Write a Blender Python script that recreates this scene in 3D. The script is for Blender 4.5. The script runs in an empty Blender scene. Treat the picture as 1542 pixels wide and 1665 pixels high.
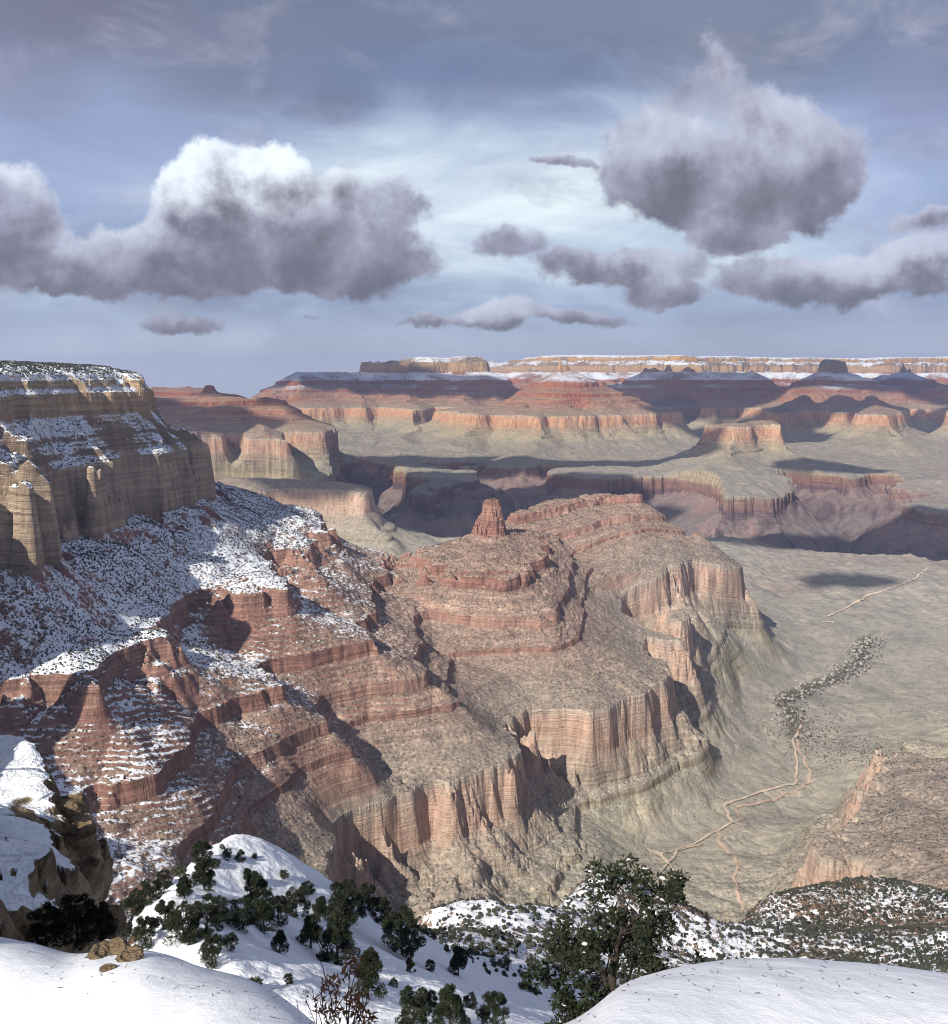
import bpy, math, random
import numpy as np
from mathutils import Vector
R = math.radians
random.seed(7)
rng = np.random.default_rng(7)
sc = bpy.context.scene
COL = sc.collection

# ---------------------------------------------------------------- camera
PITCH = R(8.27); F = 1545.0; CX = 771.0; CY = 832.5          # metres; the lens sits at the origin
cam = bpy.data.cameras.new('camera'); cam_o = bpy.data.objects.new('camera', cam); COL.objects.link(cam_o)
cam.sensor_fit = 'HORIZONTAL'; cam.sensor_width = 36; cam.lens = 36 * F / 1542
cam.clip_start = 0.1; cam.clip_end = 90000
cam_o.location = (0, 0, 0); cam_o.rotation_euler = (R(90) - PITCH, 0, 0)
sc.camera = cam_o

# ---------------------------------------------------------------- light
SUN_EL, SUN_AZ = R(37), R(-143)        # azimuth from +Y towards +X: the sun stands behind the left shoulder
w = bpy.data.worlds.new('World'); sc.world = w; w.use_nodes = True
sun = bpy.data.lights.new('sun', 'SUN'); sun.energy = 5.0; sun.angle = R(0.5); sun.color = (1, .93, .83)
sun_o = bpy.data.objects.new('sun', sun); COL.objects.link(sun_o)
sd = Vector((math.sin(SUN_AZ) * math.cos(SUN_EL), math.cos(SUN_AZ) * math.cos(SUN_EL), math.sin(SUN_EL)))
sun_o.rotation_euler = sd.to_track_quat('Z', 'Y').to_euler()
sc.view_settings.view_transform = 'Standard'; sc.view_settings.look = 'None'
sc.view_settings.exposure = 0.33; sc.view_settings.gamma = 1
sc.cycles.use_denoising = True; sc.cycles.filter_width = 1.0
sc.cycles.max_bounces = 4; sc.cycles.diffuse_bounces = 2; sc.cycles.glossy_bounces = 1
sc.cycles.transparent_max_bounces = 8; sc.cycles.volume_bounces = 0

class NG:
    """small helper to write node graphs as expressions"""
    def __init__(s, tree): s.t = tree; s.L = tree.links
    def n(s, kind, **kw):
        x = s.t.nodes.new(kind)
        for k, v in kw.items(): setattr(x, k, v)
        return x
    def put(s, sock, v):
        if isinstance(v, bpy.types.NodeSocket): s.L.new(v, sock)
        elif isinstance(v, (tuple, list)) and sock.type == 'RGBA' and len(v) == 3: sock.default_value = (*v, 1)
        else: sock.default_value = v
    def m(s, op, a, b=None, c=None, clamp=False):
        x = s.n('ShaderNodeMath', operation=op, use_clamp=clamp); s.put(x.inputs[0], a)
        if b is not None: s.put(x.inputs[1], b)
        if c is not None: s.put(x.inputs[2], c)
        return x.outputs[0]
    def add(s, a, b): return s.m('ADD', a, b)
    def mul(s, a, b): return s.m('MULTIPLY', a, b)
    def sub(s, a, b): return s.m('SUBTRACT', a, b)
    def mx(s, f, a, b, blend='MIX'):
        x = s.n('ShaderNodeMix', data_type='RGBA', blend_type=blend); s.put(x.inputs['Factor'], f); s.put(x.inputs[6], a); s.put(x.inputs[7], b); return x.outputs[2]
    def step(s, v, a, b, lo=0., hi=1., kind='SMOOTHSTEP'):
        x = s.n('ShaderNodeMapRange', interpolation_type=kind); s.put(x.inputs[0], v)
        for i, q in enumerate((a, b, lo, hi)): s.put(x.inputs[1 + i], q)
        return x.outputs[0]
    def vec(s, x, y, z=0.):
        c = s.n('ShaderNodeCombineXYZ'); s.put(c.inputs[0], x); s.put(c.inputs[1], y); s.put(c.inputs[2], z); return c.outputs[0]
    def xyz(s, v):
        c = s.n('ShaderNodeSeparateXYZ'); s.put(c.inputs[0], v); return c.outputs
    def vm(s, op, a, b=None):
        x = s.n('ShaderNodeVectorMath', operation=op); s.put(x.inputs[0], a)
        if b is not None: s.put(x.inputs[1], b)
        return x.outputs[0]
    def noise(s, v, scale=1., detail=3., rough=.55, dist=0., col=False):
        x = s.n('ShaderNodeTexNoise'); s.put(x.inputs['Vector'], v); x.inputs['Scale'].default_value = scale; x.inputs['Detail'].default_value = detail
        x.inputs['Roughness'].default_value = rough; x.inputs['Distortion'].default_value = dist; return x.outputs['Color' if col else 'Fac']
    def voro(s, v, scale=1., out='Distance', feature='F1', rnd=1.):
        x = s.n('ShaderNodeTexVoronoi', feature=feature); s.put(x.inputs['Vector'], v); x.inputs['Scale'].default_value = scale; x.inputs['Randomness'].default_value = rnd; return x.outputs[out]
    def ramp(s, v, stops, interp='LINEAR'):
        x = s.n('ShaderNodeValToRGB'); s.put(x.inputs[0], v); r = x.color_ramp; r.interpolation = interp; e = r.elements
        e[0].position = stops[0][0]; e[0].color = (*stops[0][1], 1); e[1].position = stops[-1][0]; e[1].color = (*stops[-1][1], 1)
        for p, c in stops[1:-1]: k = e.new(p); k.color = (*c, 1)
        return x.outputs[0]

# ---------------------------------------------------------------- sky: Nishita light behind a broken winter overcast, all by direction
def uv(px, py):
    cx = (px - 771.0) / F; cy = (CY - py) / F; dy = math.cos(PITCH) + cy * math.sin(PITCH)
    return cx / dy, (-math.sin(PITCH) + cy * math.cos(PITCH)) / dy
# cumulus: (px, py, half width, height above, depth below, strength)
CUM = [(520, 410, 220, 150, 78, 1.), (340, 330, 115, 110, 130, .9), (290, 440, 230, 80, 58, .9), (625, 350, 100, 95, 130, .85), (130, 450, 150, 65, 50, .8), (20, 380, 105, 110, 105, .85), (440, 300, 120, 70, 120, .8), (560, 290, 60, 50, 90, .7),
       (1200, 310, 230, 120, 72, 1.), (1080, 270, 110, 90, 100, .85), (1330, 280, 115, 120, 90, .8), (1190, 375, 100, 60, 48, .8), (1250, 190, 130, 70, 100, .5), (1010, 430, 190, 40, 46, .7), (840, 400, 95, 36, 38, .55), (1080, 480, 110, 50, 32, .65),
       (1330, 455, 200, 60, 44, .75), (1510, 430, 120, 65, 62, .75), (1500, 360, 80, 20, 18, .5), (800, 520, 75, 44, 30, .6), (950, 518, 110, 18, 16, .4), (700, 520, 60, 16, 12, .35), (905, 268, 60, 14, 12, .34), (500, 515, 35, 9, 8, .4), (300, 525, 120, 22, 18, .4),
       (1170, 110, 80, 80, 90, .36)]
g = bpy.data.node_groups.new('cloud_field', 'ShaderNodeTree')
g.interface.new_socket('P', in_out='INPUT', socket_type='NodeSocketVector')
for q in 'FH': g.interface.new_socket(q, in_out='OUTPUT', socket_type='NodeSocketFloat')
G = NG(g); gi = G.n('NodeGroupInput'); go = G.n('NodeGroupOutput')
wob = G.noise(gi.outputs[0], 7., 6., .62, 0., True)
P2 = G.vm('ADD', gi.outputs[0], G.vm('MULTIPLY', G.vm('SUBTRACT', wob, (.5, .5, .5)), (.11, .075, 0)))
pu, pv, _ = G.xyz(P2); best = wsum = hsum = None
for px, py, hw, up, dn, st in CUM:
    u0, v0 = uv(px, py); du = G.mul(G.sub(pu, u0), F / hw); dv = G.sub(pv, v0)
    up_ = G.mul(dv, F / up); dn_ = G.mul(dv, -F / dn); dv = G.m('MAXIMUM', up_, dn_)
    q = G.m('MULTIPLY_ADD', G.m('SQRT', G.m('ADD', G.mul(du, du), G.mul(dv, dv))), -st, st)
    best = q if best is None else G.m('SMOOTH_MAX', best, q, .1)
    wgt = G.m('EXPONENT', G.mul(q, 5.)); hh = G.m('MULTIPLY', wgt, G.m('MINIMUM', G.m('MAXIMUM', G.m('MINIMUM', up_, G.mul(dn_, -1.)), -1.2), 1.2) if False else G.m('SUBTRACT', G.m('MAXIMUM', up_, 0.), G.m('MAXIMUM', dn_, 0.)))
    wsum = wgt if wsum is None else G.add(wsum, wgt); hsum = hh if hsum is None else G.add(hsum, hh)
nn = G.add(G.mul(G.noise(gi.outputs[0], 11., 10., .64), .8), G.mul(G.noise(gi.outputs[0], 4.5, 4., .6), .45)); nn = G.sub(nn, .125)
G.L.new(G.m('MULTIPLY_ADD', G.sub(nn, .5), 1.05, best), go.inputs[0]); G.L.new(G.m('DIVIDE', hsum, wsum), go.inputs[1])
w.cycles.sampling_method = 'MANUAL'; w.cycles.sample_map_resolution = 256
nt = w.node_tree; nt.nodes.clear(); N = NG(nt)
wo = N.n('ShaderNodeOutputWorld'); bg = N.n('ShaderNodeBackground')
sky = N.n('ShaderNodeTexSky', sky_type='NISHITA', sun_disc=False)
sky.sun_elevation = SUN_EL; sky.sun_rotation = SUN_AZ; sky.altitude = 2100
tc = N.n('ShaderNodeTexCoord'); dx, dyy, dz = N.xyz(tc.outputs['Generated'])
yy = N.m('MAXIMUM', N.m('ABSOLUTE', dyy), .15); U = N.m('DIVIDE', dx, yy); V = N.m('DIVIDE', dz, yy); PV = N.vec(U, V, .3)
cfn = N.n('ShaderNodeGroup'); cfn.node_tree = g; N.L.new(PV, cfn.inputs[0]); f0, hgt_ = cfn.outputs[0], cfn.outputs[1]
dens = N.step(f0, .04, .22)
P = N.vec(U, N.mul(V, 2.4), .7); hi = N.noise(P, 3.2, 7., .6, .7); hi2 = N.noise(N.vec(N.add(N.mul(U, .8), N.mul(V, 1.6)), N.mul(V, 3.6), 2.), 2.3, 6., .55, .5)
u0, v0 = uv(890, 290); cen = N.step(N.m('SQRT', N.add(N.m('POWER', N.m('DIVIDE', N.sub(U, u0), .34), 2.), N.m('POWER', N.m('DIVIDE', N.sub(V, v0), .13), 2.))), 0., 1.5, 1., 0.)
br = N.add(N.add(N.mul(N.sub(hi, .5), 1.5), N.mul(N.sub(hi2, .5), 1.2)), N.add(N.mul(cen, .5), N.m('MULTIPLY_ADD', N.step(V, .20, .33), -.62, .42)))
K = 10.0        # cloud radiances are written against the background strength of 0.1
highc = N.ramp(br, [(0., (.12, .145, .215)), (.22, (.165, .20, .30)), (.45, (.255, .315, .44)), (.7, (.40, .475, .57)), (1., (.64, .72, .74))])
def gau(px, py, hw, hh, lo=.2, hi=1.3):
    a_, b_ = uv(px, py); return N.step(N.add(N.m('SQRT', N.add(N.m('POWER', N.mul(N.sub(U, a_), F / hw), 2.), N.m('POWER', N.mul(N.sub(V, b_), F / hh), 2.))), N.mul(N.sub(hi2, .5), 1.3)), lo, hi, 1., 0.)
for px, py, hw, hh, c_, am in [(90, 220, 330, 200, (.30, .36, .56), .55), (1480, 280, 240, 230, (.27, .33, .53), .55), (130, 30, 230, 75, (.135, .125, .175), .75), (400, 90, 210, 90, (.15, .165, .235), .75), (680, 110, 330, 50, (.125, .16, .265), .75), (1180, 90, 170, 110, (.16, .175, .235), .7), (1490, 140, 90, 110, (.19, .20, .30), .5), (60, 130, 90, 60, (.16, .17, .24), .5), (1000, 20, 500, 50, (.16, .185, .26), .6)]:
    highc = N.mx(N.mul(gau(px, py, hw, hh), am), highc, c_)
veil = N.mul(N.step(N.noise(N.vec(U, N.mul(V, 1.7), 4.1), 6.5, 8., .62, .4), .50, .68), N.step(V, .02, .07)); highc = N.mx(N.mul(veil, .5), highc, N.ramp(N.noise(PV, 9., 6., .6), [(.3, (.17, .165, .225)), (.7, (.42, .43, .52))]))
hor = N.step(N.add(V, N.mul(N.sub(hi, .5), .05)), -.005, .085, 1., 0.); highc = N.mx(N.mul(hor, N.add(.6, N.mul(hi, .5))), highc, (.43, .475, .575))
lump = N.sub(N.noise(PV, 16., 6., .6), N.noise(N.vm('ADD', PV, (-.016, .022, 0)), 16., 6., .6))
lit = N.add(N.add(N.mul(hgt_, .50), .37), N.add(N.mul(lump, 1.05), N.mul(N.sub(f0, .45), -.34)))
cum = N.ramp(lit, [(0., (.085, .075, .092)), (.22, (.135, .118, .148)), (.45, (.215, .205, .265)), (.7, (.345, .355, .44)), (1., (.56, .59, .66))])
u1, v1 = uv(350, 265); sunny = N.step(N.m('SQRT', N.add(N.m('POWER', N.m('DIVIDE', N.sub(U, u1), .15), 2.), N.m('POWER', N.m('DIVIDE', N.sub(V, v1), .06), 2.))), .35, 1.5, 1., 0.)
def spot(px, py, hw, hh):
    a_, b_ = uv(px, py); return N.step(N.m('SQRT', N.add(N.m('POWER', N.mul(N.sub(U, a_), F / hw), 2.), N.m('POWER', N.mul(N.sub(V, b_), F / hh), 2.))), .2, 1.4, 1., 0.)
for px, py, hw, hh, am in [(1420, 420, 190, 60, .6), (1060, 420, 150, 45, .45), (1270, 190, 150, 70, .5), (800, 500, 110, 45, .6), (1080, 220, 90, 60, .35), (180, 400, 110, 60, .3)]:
    cum = N.mx(N.mul(N.mul(spot(px, py, hw, hh), am), N.step(N.add(lit, N.mul(N.sub(hi, .5), .4)), .05, .55)), cum, (.52, .54, .63))
cum = N.mx(N.mul(sunny, N.step(lit, .12, .85)), cum, (.74, .80, .84))
allc = N.mx(N.mul(dens, .95), highc, cum)
allc = N.vm('SCALE', allc); allc.node.inputs['Scale'].default_value = K
fin = N.mx(.94, sky.outputs[0], allc)
N.L.new(fin, bg.inputs[0]); bg.inputs['Strength'].default_value = 0.115
N.L.new(bg.outputs[0], wo.inputs[0])

# ---------------------------------------------------------------- helpers
def tag(o, label=None, cat=None, group=None, kind=None):
    if label: o['label'] = label
    if cat: o['category'] = cat
    if group: o['group'] = group
    if kind: o['kind'] = kind
    return o

def mesh_obj(name, V, Fq, mat=None, parent=None, smooth=False, mats=None, midx=None):
    """one mesh object out of numpy vertices and faces (n,3) or (n,4)"""
    V = np.ascontiguousarray(V, np.float32); Fq = np.ascontiguousarray(Fq, np.int32)
    me = bpy.data.meshes.new(name); k = Fq.shape[1]
    me.vertices.add(len(V)); me.vertices.foreach_set('co', V.ravel())
    me.loops.add(Fq.size); me.loops.foreach_set('vertex_index', Fq.ravel())
    me.polygons.add(len(Fq)); me.polygons.foreach_set('loop_start', np.arange(0, Fq.size, k, dtype=np.int32))
    if midx is not None: me.polygons.foreach_set('material_index', np.ascontiguousarray(midx, np.int32))
    me.polygons.foreach_set('use_smooth', np.full(len(Fq), smooth, bool))
    me.update(calc_edges=True)
    for m in (mats or ([mat] if mat else [])): me.materials.append(m)
    o = bpy.data.objects.new(name, me); COL.objects.link(o)
    if parent: o.parent = parent
    return o

def attr(o, name, a):
    at = o.data.attributes.new(name, 'FLOAT', 'POINT'); at.data.foreach_set('value', np.ascontiguousarray(a, np.float32).ravel())

_tabs = {}
def vnoise(x, y, seed=0):
    """smooth gradient-ish value noise, about -1..1"""
    if seed not in _tabs:
        _tabs[seed] = np.random.default_rng(1000 + seed).uniform(-1, 1, (256, 256)).astype(np.float32)
    T = _tabs[seed]
    xf = np.floor(x); yf = np.floor(y); fx = (x - xf).astype(np.float32); fy = (y - yf).astype(np.float32)
    i = xf.astype(np.int32) & 255; j = yf.astype(np.int32) & 255
    i1 = (i + 1) & 255; j1 = (j + 1) & 255
    fx = fx * fx * fx * (fx * (fx * 6 - 15) + 10); fy = fy * fy * fy * (fy * (fy * 6 - 15) + 10)
    a = T[i, j]; b = T[i1, j]; c = T[i, j1]; d = T[i1, j1]
    return a + fx * (b - a) + fy * (c - a + fx * (a - b - c + d))

def fbm(x, y, seed=0, octv=4, gain=.5, ridged=False):
    s = 0; a = 1; tot = 0
    for o in range(octv):
        n = vnoise(x + 17.3 * o, y - 9.1 * o, seed + o)
        if ridged: n = 1 - 2 * np.abs(n)
        s = s + a * n; tot += a; a *= gain; x = x * 2.03; y = y * 2.03
    return s / tot

def sstep(a, b, x):
    t = np.clip((x - a) / (b - a), 0, 1); return t * t * (3 - 2 * t)

def ray(px, py):
    cx = (px - CX) / F; cy = (CY - py) / F
    return cx, math.cos(PITCH) + cy * math.sin(PITCH), -math.sin(PITCH) + cy * math.cos(PITCH)

# ---------------------------------------------------------------- rock layers: elevation under the rim -> run
UNITS = [(60, 3), (14, 6), (0, 25), (-12, 70), (-26, 30), (-36, 76), (-76, 36), (-110, 60), (-118, 36), (-134, 66), (-144, 36), (-158, 80),
         (-240, 84), (-272, 30), (-385, 76), (-412, 60), (-430, 31), (-488, 75), (-513, 32), (-553, 74), (-573, 31), (-600, 72), (-611, 24),
         (-680, 82), (-770, 64), (-832, 34), (-845, 68), (-860, 30), (-900, 25), (-945, 14), (-972, 5), (-1000, 72), (-1052, 38), (-1400, 3)]
uz = [u[0] for u in UNITS] + [-1420]
us = [0.0]
for i, (z, a) in enumerate(UNITS): us.append(us[-1] + (uz[i] - uz[i + 1]) / math.tan(R(a)))
uz = np.array(uz, float); us = np.array(us)
def Tz(s): return np.interp(s, us, uz)                 # run -> stratum elevation
def Ts(z): return np.interp(-np.asarray(z, float), -uz, us)
def tilt(x, y):
    t = np.clip(.075 * (y - 2000), 0, 300)
    return t + 85 * np.exp(-(((x - 560) / 260) ** 2 + ((y - 2740) / 260) ** 2))

PTS = []      # x, y, S
def add_line(pts, step=28):
    """pts: list of (x,y,strat)"""
    p = np.array(pts, float)
    for a, b in zip(p[:-1], p[1:]):
        n = max(1, int(np.hypot(*(b - a)[:2]) / step))
        for k in range(n):
            q = a + (b - a) * k / n; PTS.append((q[0], q[1], Ts(q[2])))
    PTS.append((p[-1][0], p[-1][1], Ts(p[-1][2])))
def solve(px, py, strat):
    cx, dy, dz = ray(px, py); y = 2000.
    for _ in range(60):
        t = (strat + tilt(y * cx / dy, y)) / dz
        y = .5 * y + .5 * min(max(t * dy, 300), 20000)
    return y * cx / dy, y, strat
def C(strat, pts): add_line([solve(p[0], p[1], p[2] if len(p) > 2 else strat) for p in pts])
def D(pts, line=True):
    out = []
    for px, py, y in pts:
        cx, dy, dz = ray(px, py); x = cx * y / dy; out.append((x, y, dz * y / dy - tilt(x, y)))
    if line: add_line(out)
    else:
        for o in out: add_line([o])
def azx(px, y): return (px - CX) / F * y / math.cos(PITCH)   # near enough on the level
def W(strat, pts): add_line([(azx(px, y), y, strat) for px, y in pts])

# left rim wall
W(16, [(-900, 1000), (-500, 1250), (-250, 1430), (0, 1640), (100, 1830), (180, 1970)])
W(-26, [(-900, 930), (-500, 1170), (-250, 1360), (0, 1555), (120, 1760), (200, 1910), (243, 2000)])
W(-76, [(-900, 880), (-500, 1120), (-250, 1320), (0, 1515), (75, 1640), (150, 1785), (225, 1905), (262, 1995)])
C(-158, [(-400, 880), (-150, 815), (0, 787), (75, 770), (150, 755), (240, 737), (325, 733)])
C(-272, [(-400, 1060), (-150, 975), (0, 928), (45, 925), (95, 905), (130, 880), (230, 840), (328, 806)])
W(-272, [(318, 2260), (240, 2400), (100, 2520), (-100, 2650), (-400, 2700)])
W(-158, [(300, 2150), (215, 2330), (80, 2430), (-100, 2500)])
W(0, [(212, 2080), (150, 2190), (0, 2260), (-200, 2350)]); W(20, [(0, 2000), (-200, 2100), (-500, 1800)])
W(-385, [(520, 2420), (420, 2560), (280, 2800), (60, 3000), (-200, 3100)])
W(-680, [(600, 2650), (540, 2950), (380, 3200), (150, 3400), (-200, 3500)])
W(-900, [(660, 2800), (620, 3200), (430, 3600), (200, 3800)])
# Supai noses
C(-385, [(-400, 1230), (-150, 1150), (0, 1106), (128, 1079), (156, 1067)])
C(-385, [(172, 1036), (200, 1030), (268, 1013), (296, 1032)])
C(-385, [(288, 980), (350, 951), (428, 935), (467, 958)])
C(-385, [(440, 897), (475, 893), (512, 903)]); C(-385, [(505, 872), (530, 868), (557, 878)])
C(-430, [(-150, 1235), (0, 1188), (78, 1180), (160, 1157)]); C(-430, [(178, 1122), (233, 1118), (303, 1087)])
C(-430, [(303, 1021), (370, 1013), (471, 993)]); C(-430, [(442, 938), (517, 927)]); C(-430, [(562, 893)])
# spur crests
D([(165, 1160, 1150), (300, 1240, 1205), (400, 1325, 1225), (425, 1375, 1225)])
D([(306, 1092, 1362), (450, 1150, 1420), (515, 1185, 1445), (580, 1240, 1450), (638, 1296, 1472)])
D([(474, 995, 1690), (560, 1035, 1690), (640, 1080, 1700), (690, 1105, 1700), (760, 1160, 1690), (832, 1220, 1650)])
D([(520, 930, 1900), (600, 1000, 1950), (680, 1050, 1930)])
D([(563, 893, 2230), (610, 925, 2250), (680, 945, 2260)])
# gullies
D([(240, 1140, 1290), (320, 1172, 1330), (440, 1240, 1335), (540, 1332, 1370)])
D([(315, 1035, 1570), (380, 1065, 1600), (480, 1115, 1590), (600, 1225, 1560), (650, 1283, 1520)])
D([(500, 972, 1850), (600, 1042, 1830), (700, 1092, 1840), (780, 1142, 1830), (815, 1174, 1800)])
D([(600, 965, 2130), (690, 1022, 2080), (760, 1090, 1950)])
# the butte
D([(770, 870, 2480), (797, 866, 2520), (825, 862, 2560)])
C(-488, [(690, 935), (760, 938), (840, 938), (885, 900), (893, 884), (872, 866)])
C(-513, [(690, 947), (760, 952), (845, 950), (893, 905), (901, 888)])
C(-553, [(700, 995), (800, 1000), (900, 1005), (906, 980), (935, 930), (930, 915)])
C(-573, [(705, 1009), (800, 1016), (903, 1018), (912, 990), (942, 935)])
W(-480, [(848, 2880), (920, 3030), (985, 3120)]); W(-488, [(872, 2850), (915, 2910), (960, 2985), (990, 3060), (1030, 3060), (1039, 3010)]); W(-514, [(878, 2825), (918, 2880), (966, 2950), (1000, 2995)])
W(-553, [(905, 2780), (960, 2840), (1008, 2905), (1043, 2965)]); W(-574, [(910, 2765), (965, 2822), (1013, 2884), (1050, 2950)]); W(-625, [(945, 2690), (1000, 2745), (1066, 2870)])
D([(985, 936, 2560), (1035, 926, 2620), (1079, 921, 2680), (1108, 897, 2800), (1113, 885, 2880), (1147, 875, 2950), (1176, 911, 2830)])
D([(991, 956, 2540), (1040, 980, 2590), (1103, 984, 2650)]); D([(1125, 945, 2790), (1165, 955, 2790), (1184, 948, 2810)])
D([(940, 960, 2440), (1000, 985, 2480), (1050, 1000, 2490), (1110, 995, 2500)])
W(-560, [(760, 2800), (850, 3100), (960, 3350)]); W(-700, [(730, 3000), (820, 3350), (1000, 3550), (1120, 3250)])
W(-850, [(700, 3300), (850, 3600), (1050, 3750), (1180, 3300)])
# Redwall rim
C(-680, [(440, 1422), (500, 1412), (539, 1390), (578, 1363), (636, 1308), (648, 1287)])
C(-680, [(657, 1281), (671, 1273), (733, 1269), (800, 1252), (836, 1243)])
C(-680, [(826, 1205), (815, 1178)])
C(-680, [(836, 1166), (870, 1184), (913, 1170), (986, 1155), (1045, 1125), (1085, 1083)])
C(-680, [(1072, 1066), (1045, 1052), (1050, 1038), (1074, 1023), (1113, 1013)]); C(-680, [(1122, 997), (1134, 990)])
# Redwall foot
D([(540, 1440, 1360), (578, 1425, 1410), (640, 1420, 1440)]); D([(655, 1385, 1520), (700, 1385, 1500), (733, 1353, 1500), (835, 1312, 1605), (852, 1330, 1600)])
D([(880, 1290, 1790), (918, 1278, 1830)])
C(-832, [(940, 1280), (1025, 1270), (1084, 1238), (1150, 1207)]); C(-860, [(940, 1322), (1000, 1312), (1060, 1288), (1105, 1250), (1156, 1210)])
C(-770, [(1098, 1110), (1140, 1105)]); C(-832, [(1150, 1130)]); C(-800, [(1140, 1052), (1152, 1010)]); C(-860, [(1175, 1075), (1190, 1020)])
# talus under the walls
D([(600, 1470, 1370), (650, 1445, 1410), (700, 1440, 1430), (760, 1420, 1440), (850, 1390, 1540), (900, 1340, 1640), (880, 1310, 1720)])
D([(720, 1475, 1350), (800, 1465, 1400), (900, 1430, 1500), (960, 1400, 1590)])
# valley
C(0, [(1120, 1500, -850), (1190, 1460, -865), (1165, 1390, -890), (1182, 1320, -915), (1310, 1270, -940), (1298, 1200, -955), (1290, 1110, -972), (1410, 1040, -978), (1542, 1000, -985)])
C(0, [(1240, 1005, -930), (1300, 1010, -972)]); C(-945, [(1200, 1110), (1230, 1230)]); C(-915, [(1120, 1330), (1050, 1370)]); C(-900, [(1180, 1180), (1160, 1270)])
D([(1205, 955, 2950), (1235, 985, 2870)])
C(0, [(1350, 1160, -966), (1450, 1150, -945), (1542, 1160, -905)]); C(0, [(1420, 1050, -978), (1542, 1050, -970)])
C(0, [(1330, 1230, -935), (1420, 1225, -900), (1500, 1225, -850)])
C(-930, [(1300, 1330), (1330, 1300)]); C(-900, [(1250, 1390)])
C(-978, [(1250, 960), (1350, 960), (1450, 960), (1542, 960), (1700, 960)])
# east spur
C(-680, [(1700, 1190), (1542, 1228), (1440, 1262), (1390, 1283), (1404, 1320)])
C(-800, [(1700, 1160), (1560, 1195)]); C(-800, [(1375, 1285), (1345, 1332), (1323, 1398), (1366, 1430)])
D([(1395, 1360, 1400), (1392, 1410, 1330), (1440, 1435, 1180)])
D([(1450, 1380, 1240), (1542, 1330, 1320), (1700, 1300, 1350)]); D([(1480, 1290, 1440), (1542, 1275, 1460)])
D([(1300, 1440, 1440), (1380, 1450, 1200), (1330, 1470, 1150)])
W(-820, [(1050, 1250), (1150, 1150), (1280, 1080)])
# near foot of the rim, mostly hidden
D([(60, 1250, 1070), (150, 1300, 1080), (150, 1400, 950), (250, 1450, 960), (350, 1420, 1070), (450, 1360, 1240)])
W(-560, [(-300, 700), (150, 750), (350, 800)]); W(-700, [(450, 1000), (600, 1050)]); W(-790, [(650, 1200), (800, 1180), (950, 1150)])
W(-700, [(800, 850), (1000, 800)]); W(-560, [(1200, 760), (1400, 800), (1700, 900)]); W(-600, [(600, 640), (900, 600)])

def rbf_fit(P):
    P = np.array(P); k = np.unique(np.round(P[:, :2] / 6), axis=0, return_index=True)[1]; P = P[np.sort(k)]
    n = len(P); X = P[:, :2] / 1000
    d = np.hypot(X[:, None, 0] - X[None, :, 0], X[:, None, 1] - X[None, :, 1])
    A = np.zeros((n + 3, n + 3)); A[:n, :n] = d - np.eye(n) * .004; A[:n, n] = A[n, :n] = 1; A[:n, n + 1:] = X; A[n + 1:, :n] = X.T
    c = np.linalg.solve(A, np.r_[P[:, 2], 0, 0, 0]); return X, c
def rbf_eval(m, x, y):
    X, c = m; n = len(X); x = x / 1000; y = y / 1000; out = np.zeros(x.shape)
    for i in range(n): out += c[i] * np.hypot(x - X[i, 0], y - X[i, 1])
    return out + c[n] + c[n + 1] * x + c[n + 2] * y
MID = rbf_fit(PTS)

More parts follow.
